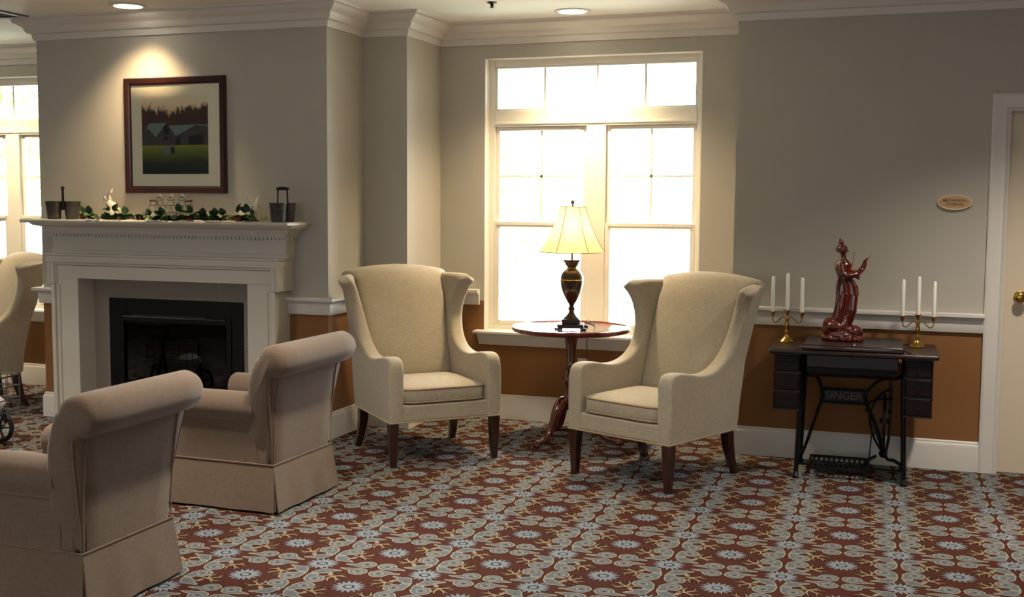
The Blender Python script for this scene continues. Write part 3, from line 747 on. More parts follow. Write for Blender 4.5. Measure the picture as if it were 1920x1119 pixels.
# ------------------------------------------------------------------ wing chairs
RY = [(.245, .30), (.6, .325), (.85, .365), (1.0, .405), (1.06, .43), (1.2, .47)]
def ry(z):
    for (a, b), (c, d_) in zip(RY, RY[1:]):
        if z <= c: return b + (d_ - b) * max(0, (z - a)) / (c - a)
    return RY[-1][1]
def lean(y, z): return y + .135 * max(0, (z - .40) / .68) ** 1.15 * smst(-.12, .2, y)
def make_wing():
    t = thing('wing_chair', '', 'armchair')
    O = [(-.345, .260), (-.350, .36), (-.350, .48), (-.348, .575), (-.325, .618), (-.27, .632), (-.18, .624), (-.08, .606), (.01, .606), (.09, .632), (.152, .69), (.185, .78), (.192, .87), (.175, .95), (.145, 1.01), (.135, 1.045), (.16, 1.062), (.23, 1.066), (.31, 1.066), (.39, 1.062)]
    Bp = [(-.10, .260), (.0, .260), (.10, .260), (.20, .260), (.26, .260), (.29, .260), (.30, .268), (.305, .30), (.31, .36), (.315, .46), (.325, .56), (.335, .66), (.35, .74), (.36, .82), (.37, .88), (.38, .92), (.385, .95), (.39, .975), (.395, 1.0), (.41, 1.03)]
    n = 76
    Oc = catmull([(a, b, 0) for a, b in O], n); Bc = catmull([(a, b, 0) for a, b in Bp], n)
    for sg in (-1, 1):
        rings = []
        for i in range(n + 1):
            o_, b_ = Oc[i], Bc[i]; L = max((o_ - b_).length, .02); outer = []; inner = []
            ks = [0, .3, .6] + [1 - E_ / L for E_ in (.062, .045, .03, .02, .012, .006, .002, 0)] if L > .16 else [0, .3, .5, .62, .72, .8, .87, .92, .96, .985, 1.0]
            E = min(.030 + .035 * smst(.62, .8, o_.y), L * .8); PW = 3.6 - 1.2 * smst(.62, .8, o_.y)
            for k_ in ks:
                dist = L * (1 - k_)
                q = b_.lerp(o_, k_)
                if dist < E: e = max(0, 1 - ((E - dist) / E) ** PW) ** (1 / PW); e = max(e, .25)
                else: e = 1
                z = q.y; y = q.x
                front = 1 - smst(.14, .42, y) * .85
                flare = .112 * (max(0, z - .62) / .45) ** 1.7 * front
                belly = .008 * math.sin(PI * min(1, max(0, (z - .260) / .37)))
                xc = .303 + flare
                roll = .016 * smst(.55, .95, k_) * smst(.6, .8, z)
                hh = (.042 + .5 * roll) * e
                dz = .022 * smst(.98, 1.06, z) * front; outer.append((sg * (xc + hh + belly * e), y, z - dz)); inner.append((sg * (xc - hh), y, z))
            rings.append([(a, lean(b, c), c) for a, b, c in outer + inner[::-1]])
        MB().loft(rings).build('wing_arm', 'linen', t, angle=70)
        # welt along the outer edge of the wing and arm
    # back
    prof = [(.19, .36), (.205, .50), (.225, .65), (.25, .80), (.285, .95), (.315, 1.03), (.34, 1.065), (.375, 1.082), (.41, 1.08), (.438, 1.062), (.437, 1.04)]
    rear = [(ry(z) + .004, z) for z in (.98, .88, .78, .68, .58, .48, .38, .30, .261)]
    full_ = prof + rear; rows = []
    us = [-1, -.985, -.94, -.85, -.7, -.5, -.25, 0, .25, .5, .7, .85, .94, .985, 1]
    isrear = [False] * 8 + [True] * 3 + [True] * 9
    for u in us:
        ins = {1: .022, .985: .008, .94: .001}.get(round(abs(u), 3), 0)
        pp = inset2d(full_, ins)
        row = []
        for k_, (y, z) in enumerate(pp):
            wf = .262 + .022 * smst(.45, 1.05, z); wr = .338 + .012 * smst(.6, 1.07, z)
            w0 = wf if k_ < 6 else (wf + (wr - wf) * min(1, (k_ - 5) / 3))
            zz = z + .040 * (1 - u * u) * smst(.8, 1.06, z)
            crown_ = -.022 * (1 - u * u) * (1 if k_ < 6 else 0) * smst(.3, .6, z)
            row.append((u * w0, lean(y + crown_, z), zz))
        rows.append(row)
    MB().loft(rows).build('backrest', 'linen', t, angle=70)
    # seat frame, cushion
    m = MB().box(-.335, .335, -.338, .30, .260, .358); m.build('seat_frame', 'linen', t, bevel=.012, seg=3)
    cu = MB(); rings = []
    outl = []
    for k_ in range(44):
        a = 2 * PI * k_ / 44; ca, sa = math.cos(a), math.sin(a)
        outl.append((abs(ca) ** .28 * (1 if ca > 0 else -1), abs(sa) ** .28 * (1 if sa > 0 else -1)))
    for (s_, z, pf) in [(.0, .362, 0), (.6, .362, 0), (.93, .364, 0), (.985, .370, 0), (1.0, .380, 0), (1.004, .41, 0), (1.0, .438, 0), (.985, .448, 0), (.93, .455, 1), (.75, .468, 1), (.45, .478, 1), (.0, .482, 1)]:
        rings.append([(.266 * s_ * x + (0.001 if s_ == 0 else 0) * x, -.078 + .258 * s_ * y, z + (0)) for x, y in outl])
    cu.loft(rings); cuo = cu.build('seat_cushion', 'linen', t, angle=70)
    for z in (.371, .446):
        MB().tube([(.268 * x, -.078 + .260 * y, z) for x, y in outl], .0045, 6, closed=True).build('cushion_piping', 'piping', cuo)
    # welt at frame bottom
    MB().tube([(-.345, .29, .262), (-.346, -.345, .262), (.346, -.345, .262), (.345, .29, .262)], .005, 6).build('frame_welt', 'piping', t)
    for sx in (-1, 1):
        l = MB(); a, b = .028, .017
        l.loft([[(sx * (.318) + x * s_, -.312 + y * s_, z) for x, y in ((-1, -1), (1, -1), (1, 1), (-1, 1))] for s_, z in ((b, 0), (a * .9, .16), (a, .265))])
        l.build('leg', 'legwood', t, bevel=.003, angle=30)
        l = MB()
        l.loft([[(sx * (.305 + dx) + x * s_, dy + y * s_, z) for x, y in ((-1, -1), (1, -1), (1, 1), (-1, 1))] for s_, z, dx, dy in ((.018, 0, .012, .335), (.021, .08, .006, .300), (.026, .17, 0, .275), (.028, .265, 0, .262))])
        l.build('leg', 'legwood', t, bevel=.003, angle=30)
    return t
wc = make_wing()
wc.location = (-2.745, 6.265, 0); wc.rotation_euler.z = R(45); wc['label'] = 'beige linen wing chair left of the lamp table, angled right'
w2 = copy_tree(wc); w2.location = (-1.315, 6.215, 0); w2.rotation_euler.z = R(-24); w2['label'] = 'beige linen wing chair right of the lamp table, near the sewing table'
w3 = copy_tree(wc); w3.location = (-6.52, 6.44, 0); w3.rotation_euler.z = R(-23); w3['label'] = 'beige wing chair at left edge of picture, seen from its side'
for w_ in (wc, w2, w3): w_['group'] = 'beige wing chairs'

# ------------------------------------------------------------------ skirted club chairs
def make_club():
    t = thing('club_chair', '', 'armchair')
    def pw(z): return .278 + .094 * smst(.25, .80, z)
    # back: closed profile (y, z)
    cy, cz, r_ = .405, .755, .080
    arc = [(cy + r_ * math.cos(a), cz + r_ * math.sin(a)) for a in [R(x) for x in range(165, -100, -15)]]
    prof = [(.20, .30), (.215, .42), (.236, .55), (.258, .64), (.285, .71), (.308, .76)] + arc + [(.398, .662), (.388, .60), (.379, .52), (.371, .44), (.365, .34), (.362, .235), (.30, .235)]
    rows = []
    st_ = [(-1, .042), (-.985, .022), (-.955, .008), (-.9, 0), (-.6, 0), (-.2, 0), (.2, 0), (.6, 0), (.9, 0), (.955, .008), (.985, .022), (1, .042)]
    for u, ins in st_:
        pp = inset2d(prof, ins)
        rows.append([(u * pw(z), y, z) for y, z in pp])
    bo = MB().loft(rows).build('backrest', 'tweed', t, angle=60)
    # welts on the rear panel and below the roll
    rear = [(.362, .24), (.365, .34), (.371, .44), (.379, .52), (.388, .60), (.396, .652), (.402, .672)]
    for s in (-1, 1):
        MB().tube([(s * (.272 + .012 * smst(.24, .66, z) ), y + .001, z) for y, z in rear], .0032, 6).build('rear_seam', 'tpiping', bo)
        MB().tube([(s * (pw(z) - .007), y - .012, z) for y, z in rear], .003, 6).build('side_seam', 'tpiping', bo)
    MB().tube([(u * .342, .406, .6745) for u in [i / 10 - 1 for i in range(21)]], .003, 6).build('roll_seam', 'tpiping', bo)
    for s in (-1, 1):     # arms
        pr_ = [(.19, .235), (.286, .235), (.289, .42), (.294, .436)]
        pr_ += [(.258 + .070 * math.cos(a), .515 + .072 * math.sin(a)) for a in [R(x) for x in range(-45, 226, 18)]]
        pr_ += [(.205, .44), (.19, .42)]
        rows = []
        for y, ins in ((-.225, .022), (-.218, .008), (-.205, 0), (-.1, 0), (.0, 0), (.1, 0), (.18, 0), (.27, 0)):
            rows.append([(s * x, y, z) for x, z in inset2d(pr_, ins)])
        ao = MB().loft(rows).build('arm', 'tweed', t, angle=60)
        MB().tube([(s * .2955, y, .437) for y in (-.20, -.1, 0, .1, .2, .30, .35)], .003, 6).build('arm_seam', 'tpiping', ao)
    bx = MB().box(-.283, .283, -.38, .33, .235, .36); bx.build('seat_frame', 'tweed', t, bevel=.01)
    cu = MB().prism([(-.187, .22), (-.187, -.235), (-.265, -.24), (-.265, -.39), (.265, -.39), (.265, -.24), (.187, -.235), (.187, .22)], .362, .465, 'z'); cu.build('seat_cushion', 'tweed', t, bevel=.03, seg=3)
    # skirt: four slightly flared panels with corner kick pleats
    m = MB(); hx, yf, yb = .284, -.385, .366
    def panel(a, b, out):
        a = Vector(a); b = Vector(b); o_ = Vector(out); n_ = 18; rows = []
        e = (b - a).normalized()
        for z, fl_, gap in ((.236, .0, .0), (.16, .012, .005), (.08, .024, .010), (.012, .034, .016)):
            rows.append((z, fl_, gap))
        rf = []; rb = []
        for i in range(n_ + 1):
            tt = i / n_; cf = []; cb_ = []
            for z, fl_, gap in rows:
                k_ = a.lerp(b, tt) + e * ((.5 - tt) * 2 * gap * (1 if abs(tt - .5) > .3 else 1) - (0)) + e * (tt - .5) * 2 * fl_
                wv = .004 * math.sin(tt * 17 + a.x * 9) * (.24 - z) / .24
                p = k_ + o_ * (fl_ + wv)
                cf.append((p.x, p.y, z)); q = k_ + o_ * (fl_ + wv - .006); cb_.append((q.x, q.y, z))
            rf.append(cf + cb_[::-1])
        m.loft(rf)
    panel((-hx, yb, 0), (hx, yb, 0), (0, 1, 0)); panel((-hx, yf, 0), (hx, yf, 0), (0, -1, 0))
    panel((hx, yf, 0), (hx, yb, 0), (1, 0, 0)); panel((-hx, yf, 0), (-hx, yb, 0), (-1, 0, 0))
    so = m.build('skirt', 'tweed', t, angle=50)
    for sx in (-1, 1):
        for y, s_ in ((yf, -1), (yb, 1)):
            pl = MB(); pl.loft([[(sx * (hx - .035), y - s_ * .004, z), (sx * (hx + f_ * 1.0 - .004), y + s_ * (f_ - .004), z), (sx * (hx - .004), y - s_ * .035, z), (sx * (hx - .03), y - s_ * .03, z)] for z, f_ in ((.234, 0), (.014, .026))])
            pl.build('kick_pleat', 'tweed', so, angle=30)
    MB().tube([(-hx - .002, yf - .002, .238), (hx + .002, yf - .002, .238), (hx + .002, yb + .002, .238), (-hx - .002, yb + .002, .238)], .0042, 6, closed=True).build('skirt_welt', 'tpiping', so)
    for sx in (-1, 1):
        for y in (yf + .07, yb - .07): MB().box(sx * .24 - .02, sx * .24 + .02, y - .02, y + .02, 0, .236).build('foot', 'legwood', t, smooth=False)
    return t
cc = make_club()
cc.location = (-3.238, 5.03, 0); cc.rotation_euler.z = R(-91); cc['label'] = 'taupe skirted club chair with rolled back, nearer the fireplace'
c2_ = copy_tree(cc); c2_.scale.x = .94; c2_.location = (-3.155, 3.55, 0); c2_.rotation_euler.z = R(-90); c2_['label'] = 'taupe skirted club chair in the lower left corner of picture, nearest the viewer'
for c_ in (cc, c2_): c_['group'] = 'taupe skirted club chairs'

# ------------------------------------------------------------------ lamp table
TX, TY = -2.015, 6.92
tt = thing('pedestal_table', 'round mahogany tripod table with scalloped edge under the lamp', 'side table', (TX, TY, 0))
TZ = .722
def scal(r0, k_): return lambda a: r0 * (1 + k_ * (abs(math.cos(6 * a)) ** .6 - .5))
rings = []
for r_, z in ((.001, TZ - .026), (.20, TZ - .026), (.345, TZ - .022), (.372, TZ - .012), (.380, TZ), (.376, TZ + .012), (.366, TZ + .014), (.357, TZ + .006), (.345, TZ + .001), (.2, TZ), (.001, TZ)):
    rings.append([(r_ * (1 + (.022 * (abs(math.cos(5 * 2 * PI * j / 120)) ** .7) - .011 if r_ > .3 else 0)) * math.cos(2 * PI * j / 120), r_ * (1 + (.022 * (abs(math.cos(5 * 2 * PI * j / 120)) ** .7) - .011 if r_ > .3 else 0)) * math.sin(2 * PI * j / 120), z) for j in range(120)])
MB().loft(rings).build('tabletop', 'tabletop', tt, angle=50)
MB().lathe([(.001, .20), (.03, .20), (.045, .215), (.048, .25), (.038, .285), (.03, .30), (.034, .31), (.034, .32), (.03, .33), (.043, .355), (.053, .385), (.05, .415), (.034, .44), (.028, .45), (.034, .458), (.034, .465), (.027, .475), (.028, .52), (.033, .60), (.04, .65), (.052, .675), (.062, .69), (.064, .697), (.001, .697)], n=32).build('pedestal', 'mahog', tt, angle=50)
for ang in (-112, -9, 124):
    a = R(ang); m = MB()
    path = catmull([(.03, 0, .255), (.085, 0, .262), (.135, 0, .215), (.175, 0, .135), (.22, 0, .062), (.275, 0, .032), (.33, 0, .026), (.355, 0, .02)], 30)
    rad = [.030, .033, .032, .026, .020, .017, .020, .012]
    rc = [v.x for v in catmull([(x, 0, 0) for x in rad], 30)]
    pts = [(p.x * math.cos(a), p.x * math.sin(a), p.z) for p in path]
    m.tube(pts, rc, 12); m.ball((.335 * math.cos(a), .335 * math.sin(a), .016), .026, 14, 8, sc=(1, 1, .6))
    m.build('leg', 'mahog', tt, angle=60)

# lamp
lp = thing('table_lamp', 'bronze urn table lamp with lit cream bell shade on round table', 'table lamp', (TX, TY, TZ + .0005))
b = MB()
def sq(s_, z): return [(x * s_, y * s_, z) for x, y in ((-1, -1), (1, -1), (1, 1), (-1, 1))]
b.box(-.082, .082, -.082, .082, .007, .032)
for x in (-1, 1):
    for y in (-1, 1): b.box(x * .082 - .02 * (x > 0), x * .082 + .02 * (x < 0), y * .082 - .02 * (y > 0), y * .082 + .02 * (y < 0), 0, .019); b.box(x*.088-.013, x*.088+.013, y*.088-.013, y*.088+.013, 0, .012)
b.box(-.058, .058, -.058, .058, .032, .062)
b.build('base', 'lampdark', lp, bevel=.004, angle=30, loc=None).rotation_euler.z = R(12)
MB().lathe([(.001, .062), (.050, .062), (.051, .068), (.042, .076), (.027, .090), (.019, .102), (.016, .114), (.022, .123), (.022, .130), (.015, .139), (.016, .150), (.024, .164), (.029, .170), (.045, .20), (.062, .237), (.071, .270), (.0745, .298), (.075, .306)], n=40, cap=False).build('urn_bowl', simple('dark_bronze_urn', (52, 42, 28), .28, metal=.6, var=.35, vs=20, coat=.5), lp, angle=50)
MB().lathe([(.0748, .306), (.0765, .3075), (.0765, .3115), (.0748, .313)], n=40, cap=False).build('urn_band', 'brass', lp)
MB().lathe([(.0748, .312), (.072, .335), (.062, .358), (.046, .374), (.033, .383), (.030, .391), (.036, .397), (.042, .404), (.042, .410), (.052, .424), (.060, .433), (.060, .439), (.001, .441)], n=40, cap=False).build('urn_neck', 'lampmetal', lp, angle=50)
MB().tube([(0, 0, .436), (0, 0, .50)], .008, 12).tube([(0, 0, .49), (0, 0, .56)], .015, 12).build('stem', 'brass', lp)
hp = MB()
for s in (-1, 1): hp.tube(catmull([(s * .02, 0, .52), (s * .055, 0, .60), (s * .045, 0, .70), (0, 0, .765)], 14), .0018, 6)
hp.tube([(0, 0, .76), (0, 0, .775)], .004, 8); hp.build('harp', 'brass', lp)
shp = [(.205, .486), (.184, .515), (.158, .565), (.130, .625), (.106, .69), (.089, .738), (.080, .772)]
NS = 6
def octa(r_, z, th=0, sub=6):
    out = []
    for k_ in range(NS):
        a0 = 2 * PI * (k_ + .5) / NS + R(-73.8); a1 = 2 * PI * (k_ + 1.5) / NS + R(-73.8)
        for i in range(sub):
            p = Vector((math.cos(a0), math.sin(a0), 0)).lerp(Vector((math.cos(a1), math.sin(a1), 0)), i / sub)
            q = p + (p.normalized() - p) * .45
            out.append((q.x * (r_ - th), q.y * (r_ - th), z))
    return out
pts_ = catmull([(r_, 0, z) for r_, z in shp], 22)
m = MB(); m.loft([octa(p.x, p.z) for p in pts_], cap=False)
so = m.build('lamp_shade', 'shade', lp, angle=20)
rb = MB()
for k_ in range(NS):
    a = 2 * PI * (k_ + .5) / NS + R(-73.8); rb.tube([((p.x + .001) * math.cos(a), (p.x + .001) * math.sin(a), p.z) for p in pts_], .0022, 6)
rb.tube(octa(.080, .772), .003, 6, closed=True); rb.tube(octa(.205, .486), .003, 6, closed=True)
rb.build('shade_trim', 'goldrib', so)
sp_ = MB()
for k_ in range(3): a = R(k_ * 120); sp_.tube([(0, 0, .765), (.078 * math.cos(a), .078 * math.sin(a), .768)], .0015, 5)
sp_.build('shade_spider', 'brass', so)
MB().lathe([(.001, .772), (.008, .774), (.006, .782), (.010, .79), (.013, .798), (.010, .808), (.004, .815), (.001, .818)], n=16).build('finial', 'lampmetal', lp)
MB().ball((0, 0, .615), .028, 16, 10, sc=(1, 1, 1.2)).tube([(0, 0, .555), (0, 0, .59)], .014, 12).build('bulb', 'bulb', lp)
for dz in (0,):
    l = light('POINT', 'lamp_glow', (TX, TY, TZ + .615), (0, 0, 0), 12, (1, .78, .42), shadow_soft_size=.036)
cd = MB().tube(catmull([(TX + .05, TY + .07, TZ + .025), (TX + .11, TY + .10, TZ + .03), (TX + .10, TY + .2, TZ + .007), (TX + .03, TY + .30, TZ + .005), (TX + .0, TY + .365, TZ + .02), (TX - .005, TY + .398, TZ + .01), (TX - .01, TY + .405, TZ - .05), (TX - .01, TY + .41, .58), (TX - .012, TY + .42, .46), (TX - .03, TY + .46, .40), (TX - .07, 7.438, .378)], 50), .003, 6)
cdo = cd.build('lamp_cord', 'cord', lp); cdo.location = (-TX, -TY, -TZ - .0005)
ol = thing('wall_outlet', 'white wall outlet plate under the window sill', 'outlet', (-2.085, YW, .40))
MB().box(-.036, .036, -.006, -.0005, -.058, .058).build('cover_plate', 'plate', ol, bevel=.002, smooth=False)
for z in (-.022, .022): MB().box(-.016, .016, -.008, -.006, z - .013, z + .013).build('socket', 'plate', ol, smooth=False, bevel=.002)

# ------------------------------------------------------------------ treadle sewing table
SX, SY = -.272, 6.575
sw = thing('treadle_sewing_table', 'antique dark wood treadle sewing machine table with iron base', 'sewing table', (SX, SY, 0), 1)
m = MB(); m.box(-.44, .44, -.262, .262, .704, .73)
m.build('tabletop', 'oldwood', sw, bevel=.010, seg=3)
m = MB(); m.box(-.262, .262, -.245, .225, .7305, .760); m.build('folding_lid', 'oldwood', sw, bevel=.006)
e = MB(); e.tube([(-.30, -.235, .733), (-.262, -.243, .748), (.262, -.243, .748), (.30, -.235, .733)], .006, 6); e.box(-.255, .255, -.25, -.246, .738, .744); e.box(-.255, .255, -.252, -.246, .752, .757)
e.build('lid_moulding', simple('worn_lid_edge', (66, 44, 24), .25, metal=.2, coat=.6), sw)
m = MB(); m.box(-.238, .238, -.235, .2, .636, .704); m.build('apron', 'oldwood', sw, bevel=.004)
MB().ball((0, -.237, .69), .006, 10, 6).build('keyhole', 'knob', sw)
m = MB(); m.prism([(-.2, .636), (.16, .636), (.16, .60), (-.13, .572), (-.2, .60)], -.228, .228, 'x'); m.build('machine_well', 'oldwoodv', sw, smooth=False)
for s in (-1, 1):
    a, b_ = sorted((s * .272, s * .413)); bk = MB()
    bk.box(a, b_, -.225, .20, .395, .704); bo = bk.build('drawer_bank', 'oldwoodv', sw, bevel=.003)
    for z in (.395, .497, .60, .70): MB().box(a - .003, b_ + .003, -.231, -.225, z - .005, z + .004).build('drawer_divider', 'oldwood', bo, smooth=False)
    for k_ in range(3):
        z0 = .402 + k_ * .1025
        do = MB().box(a + .008, b_ - .008, -.238, -.225, z0, z0 + .09).build('drawer', 'oldwoodv', sw, bevel=.004)
        xc = (a + b_) / 2
        MB().tube([(xc, -.238, z0 + .045), (xc, -.246, z0 + .045), (xc, -.25, z0 + .045), (xc, -.257, z0 + .045)], [.004, .004, .008, .005], 12).build('drawer_knob', 'knob', do)
# iron base
def leg_pair(s):
    m = MB()
    xt, xb = s * .272, s * .285
    for yv in (-.16, .195):
        m.tube([(xt, yv * .75, .704), (xt, yv * .85, .5), (xb, yv, .02)], [.013, .013, .012], 8); m.tube([(xb, yv, .03), (xb, yv * 1.08, .004)], [.015, .02], 8)
    pts = catmull([(xt, -.13, .62), (xt, -.03, .50), (xt, .0, .36), (xt, -.04, .22), (xb, -.15, .08)], 16); m.tube(pts, .008, 6)
    pts = catmull([(xt, .15, .62), (xt, .05, .50), (xt, .02, .36), (xt, .06, .22), (xb, .17, .08)], 16); m.tube(pts, .008, 6)
    m.tube([(xt, -.13, .62), (xt, .155, .62)], .01, 6); m.tube([(xb, -.155, .09), (xb, .185, .09)], .01, 6); m.tube([(xt, -.02, .4), (xt, .03, .4)], .01, 6)
    return m.build('iron_side', 'iron', sw)
leg_pair(-1); leg_pair(1)
m = MB(); YB_ = .05
L1 = catmull([(-.272, YB_, .585), (-.24, YB_, .55), (-.20, YB_, .545), (-.175, YB_, .50), (-.165, YB_, .45), (-.165, YB_, .42), (-.18, YB_, .37), (-.21, YB_, .27), (-.25, YB_, .14), (-.283, YB_, .06)], 40)
L2 = catmull([(.272, YB_, .585), (.235, YB_, .555), (.17, YB_, .55), (.12, YB_, .52), (.075, YB_, .47), (.07, YB_, .44), (.085, YB_, .38), (.13, YB_, .28), (.17, YB_, .18), (.195, YB_, .10), (.235, YB_, .09), (.283, YB_, .06)], 44)
m.tube(L1, .009, 8); m.tube(L2, .009, 8)
m.tube([(-.165, YB_, .478), (.072, YB_, .478)], .007, 8); m.tube([(-.165, YB_, .40), (.075, YB_, .40)], .007, 8)
m.tube(catmull([(-.165, YB_, .40), (-.195, YB_, .34)], 4), .008, 6); m.tube(catmull([(.075, YB_, .405), (.11, YB_, .34), (.15, YB_, .24), (.17, YB_, .15)], 12), .008, 6)
m.box(-.165, .072, YB_ + .003, YB_ + .009, .405, .474)
m.tube(catmull([(.14, YB_, .11), (.10, YB_, .085), (.08, YB_, .05)], 8), .009, 6)
m.build('cross_brace', 'iron', sw)
# wheel, axle, guard, pitman
m = MB(); wc_ = Vector((.175, .0, .32))
ring = [(.175, wc_.y + .145 * math.cos(a), wc_.z + .145 * math.sin(a)) for a in [2 * PI * i / 48 for i in range(48)]]
m.tube(ring, .009, 8, closed=True)
for k_ in range(6):
    a = PI * k_ / 3; m.tube([(.175, wc_.y, wc_.z), (.175, wc_.y + .145 * math.cos(a), wc_.z + .145 * math.sin(a))], .005, 6)
m.tube([(.15, wc_.y, wc_.z), (.205, wc_.y, wc_.z)], .014, 10); m.build('drive_wheel', 'iron', sw)
m = MB()
m.tube(catmull([(.20, YB_ - .02, .56), (.205, YB_ - .02, .45), (.205, YB_ - .02, .25), (.185, YB_ - .02, .12)], 16), .008, 6)
m.tube(catmull([(.075, YB_, .36), (.10, YB_ - .03, .42), (.15, YB_ - .05, .445), (.20, YB_ - .03, .44)], 12), .006, 6)
m.tube(catmull([(.10, YB_, .33), (.12, YB_ - .03, .30), (.14, YB_ - .05, .24), (.175, YB_ - .03, .13)], 12), .006, 6)
m.tube(catmull([(.20, YB_ - .03, .50), (.145, YB_ - .05, .46), (.105, YB_ - .06, .38), (.10, YB_ - .06, .31), (.125, YB_ - .05, .22), (.17, YB_ - .03, .14)], 20), .006, 6); m.ball((.175, YB_, .125), .024, 12, 8); m.ball((.205, YB_ - .02, .44), .013, 10, 6); m.ball((.205, YB_ - .02, .37), .013, 10, 6)
m.build('wheel_guard', 'iron', sw)
MB().tube([(.10, -.05, .075), (.115, -.03, .32)], .004, 6).build('pitman_rod', 'iron', sw)
m = MB()   # treadle plate: open grid
m.box(-.225, .105, -.14, -.128, .05, .062); m.box(-.225, .105, .085, .097, .072, .084); m.box(-.225, -.213, -.14, .097, .055, .075); m.box(.093, .105, -.14, .097, .055, .075)
for i in range(11):
    x = -.213 + .306 * (i + .5) / 11
    m.tube([(x - .012, -.13, .058), (x + .012, -.02, .066), (x - .012, .09, .078)], .004, 5); m.tube([(x + .012, -.13, .058), (x - .012, -.02, .066), (x + .012, .09, .078)], .004, 5)
m.box(-.283, .283, -.03, -.018, .045, .057)
m.build('treadle', 'iron', sw)
def text_mesh(txt, name, size, mat, parent, loc, rot=(R(90), 0, 0), ext=.001, bold=0, sx=1):
    cu = bpy.data.curves.new(name, 'FONT'); cu.body = txt; cu.size = size; cu.extrude = ext; cu.offset = bold
    cu.align_x = 'CENTER'; cu.align_y = 'CENTER'
    to = bpy.data.objects.new('tmp', cu); C.objects.link(to)
    dg = bpy.context.evaluated_depsgraph_get(); me = bpy.data.meshes.new_from_object(to.evaluated_get(dg))
    bpy.data.objects.remove(to)
    me.materials.clear(); me.materials.append(M[mat])
    o = bpy.data.objects.new(name, me); C.objects.link(o); o.parent = parent; o.location = loc; o.rotation_euler = rot; o.scale = (sx, 1, 1)
    return o
text_mesh('SINGER', 'lettering', .062, 'goldlet', sw, (-.046, YB_ - .001, .44), ext=.003, bold=.0012, sx=.98)

# candelabra
def candelabrum(loc, rz, label):
    t = thing('candelabrum', label, 'candelabrum', loc, rz, 'brass candelabra on the sewing table')
    MB().lathe([(.001, 0), (.042, 0), (.043, .004), (.036, .012), (.022, .022), (.012, .036), (.009, .046), (.013, .052), (.013, .056), (.008, .062), (.010, .075), (.013, .095), (.011, .112), (.008, .122), (.012, .128), (.012, .134), (.007, .140), (.007, .152), (.001, .153)], n=28).build('stem', 'brass', t, angle=50)
    cup = [(.001, 0), (.006, 0), (.008, .006), (.013, .02), (.014, .026), (.022, .028), (.022, .030), (.012, .031), (.001, .031)]
    hs = ((-.082, .142), (0, .152), (.082, .142))
    for x, z in hs:
        MB().lathe(cup, (x, 0, z), 20).build('candle_cup', 'brass', t, angle=50)
        if x:
            s = 1 if x > 0 else -1
            MB().tube(catmull([(0, 0, .132), (s * .018, 0, .143), (s * .035, 0, .136), (s * .05, 0, .118), (s * .066, 0, .110), (s * .079, 0, .120), (s * .082, 0, .144)], 26), .0032, 8).build('branch', 'brass', t)
    return t, hs
def candle(name, loc, h, label, r_=.011):
    t = thing('taper_candle', label, 'candle', loc, 0, 'white taper candles')
    MB().lathe([(.001, 0), (r_ * .8, 0), (r_, .01), (r_ * .92, h - .012), (r_ * .6, h - .003), (.001, h)], n=18).build('wax', 'candle', t, angle=50)
    MB().tube([(0, 0, h - .003), (.001, 0, h + .008)], .0008, 5).build('wick', 'cord', t)
pos = {0: 'left', 1: 'middle', 2: 'right'}
for (cx, cy_, rz, side, hs_) in ((-.648, 6.66, 2, 'left', (.205, .215, .200)), (.062, 6.69, 2, 'right', (.205, .213, .198))):
    t, hs = candelabrum((cx, cy_, .7305), rz, 'three-arm brass candelabrum on the %s end of the sewing table' % side)
    for k_, (x, z) in enumerate(hs):
        candle('c', (cx + x * math.cos(R(rz)), cy_ + x * math.sin(R(rz)), .7305 + z + .031), hs_[k_], 'white taper candle, %s of three in the %s candelabrum' % (pos[k_], side))

# statue
stt = thing('statue', 'glossy red brown statue of a robed woman standing on rock', 'statue', (-.335, 6.60, .7605), 0)
m = MB()
m.ball((0, 0, .03), .05, 18, 10, sc=(1.7, 1.1, .62)); m.ball((-.055, 0, .055), .05, 16, 8, sc=(.75, .8, 1.0)); m.ball((.05, 0, .04), .045, 14, 8, sc=(.9, .9, .7)); m.ball((-.01, -.03, .03), .04, 12, 8, sc=(1.3, .7, .7))
m.ball((-.06, .0, .085), .04, 14, 8, sc=(.8, .9, 1.1)); m.ball((-.03, -.01, .075), .05, 14, 8, sc=(1, .9, .8)); m.ball((.045, -.01, .055), .045, 14, 8, sc=(1, .9, .8))
for a in range(9): m.ball((.08 * math.cos(a * .7 - .2), -.045 * abs(math.sin(a * .7)), .012), .018, 8, 6)
# robe: elliptical sections (cx, z, rx, ry)
S = [(-.025, .07, .060, .040), (-.018, .10, .052, .036), (-.002, .14, .046, .034), (.004, .18, .044, .034), (.010, .22, .044, .035), (.014, .26, .048, .037), (.012, .30, .046, .036), (.006, .33, .040, .032), (0, .352, .032, .028), (-.004, .375, .034, .029), (-.006, .405, .040, .031), (-.006, .43, .036, .028), (-.006, .45, .02, .02), (-.006, .462, .010, .011)]
rings = []
for k_, (cx, z, rx, ry_) in enumerate(S):
    r2 = []
    for j in range(36):
        a = 2 * PI * j / 36; f_ = 1 + (.09 * math.sin(7 * a + z * 22) + .05 * math.sin(11 * a)) * (1 - smst(.30, .36, z))
        r2.append((cx + rx * f_ * math.cos(a), ry_ * f_ * math.sin(a), z))
    rings.append(r2)
m.loft(rings)
m.tube([(.028, -.01, .10), (.040, -.018, .17), (.046, -.018, .25), (.03, -.02, .32)], [.014, .020, .018, .008], 10)
m.tube([(-.02, -.03, .09), (-.01, -.036, .18), (.0, -.036, .27)], [.014, .012, .006], 8)
m.tube([(-.006, 0, .45), (-.008, 0, .485)], [.012, .012], 10)
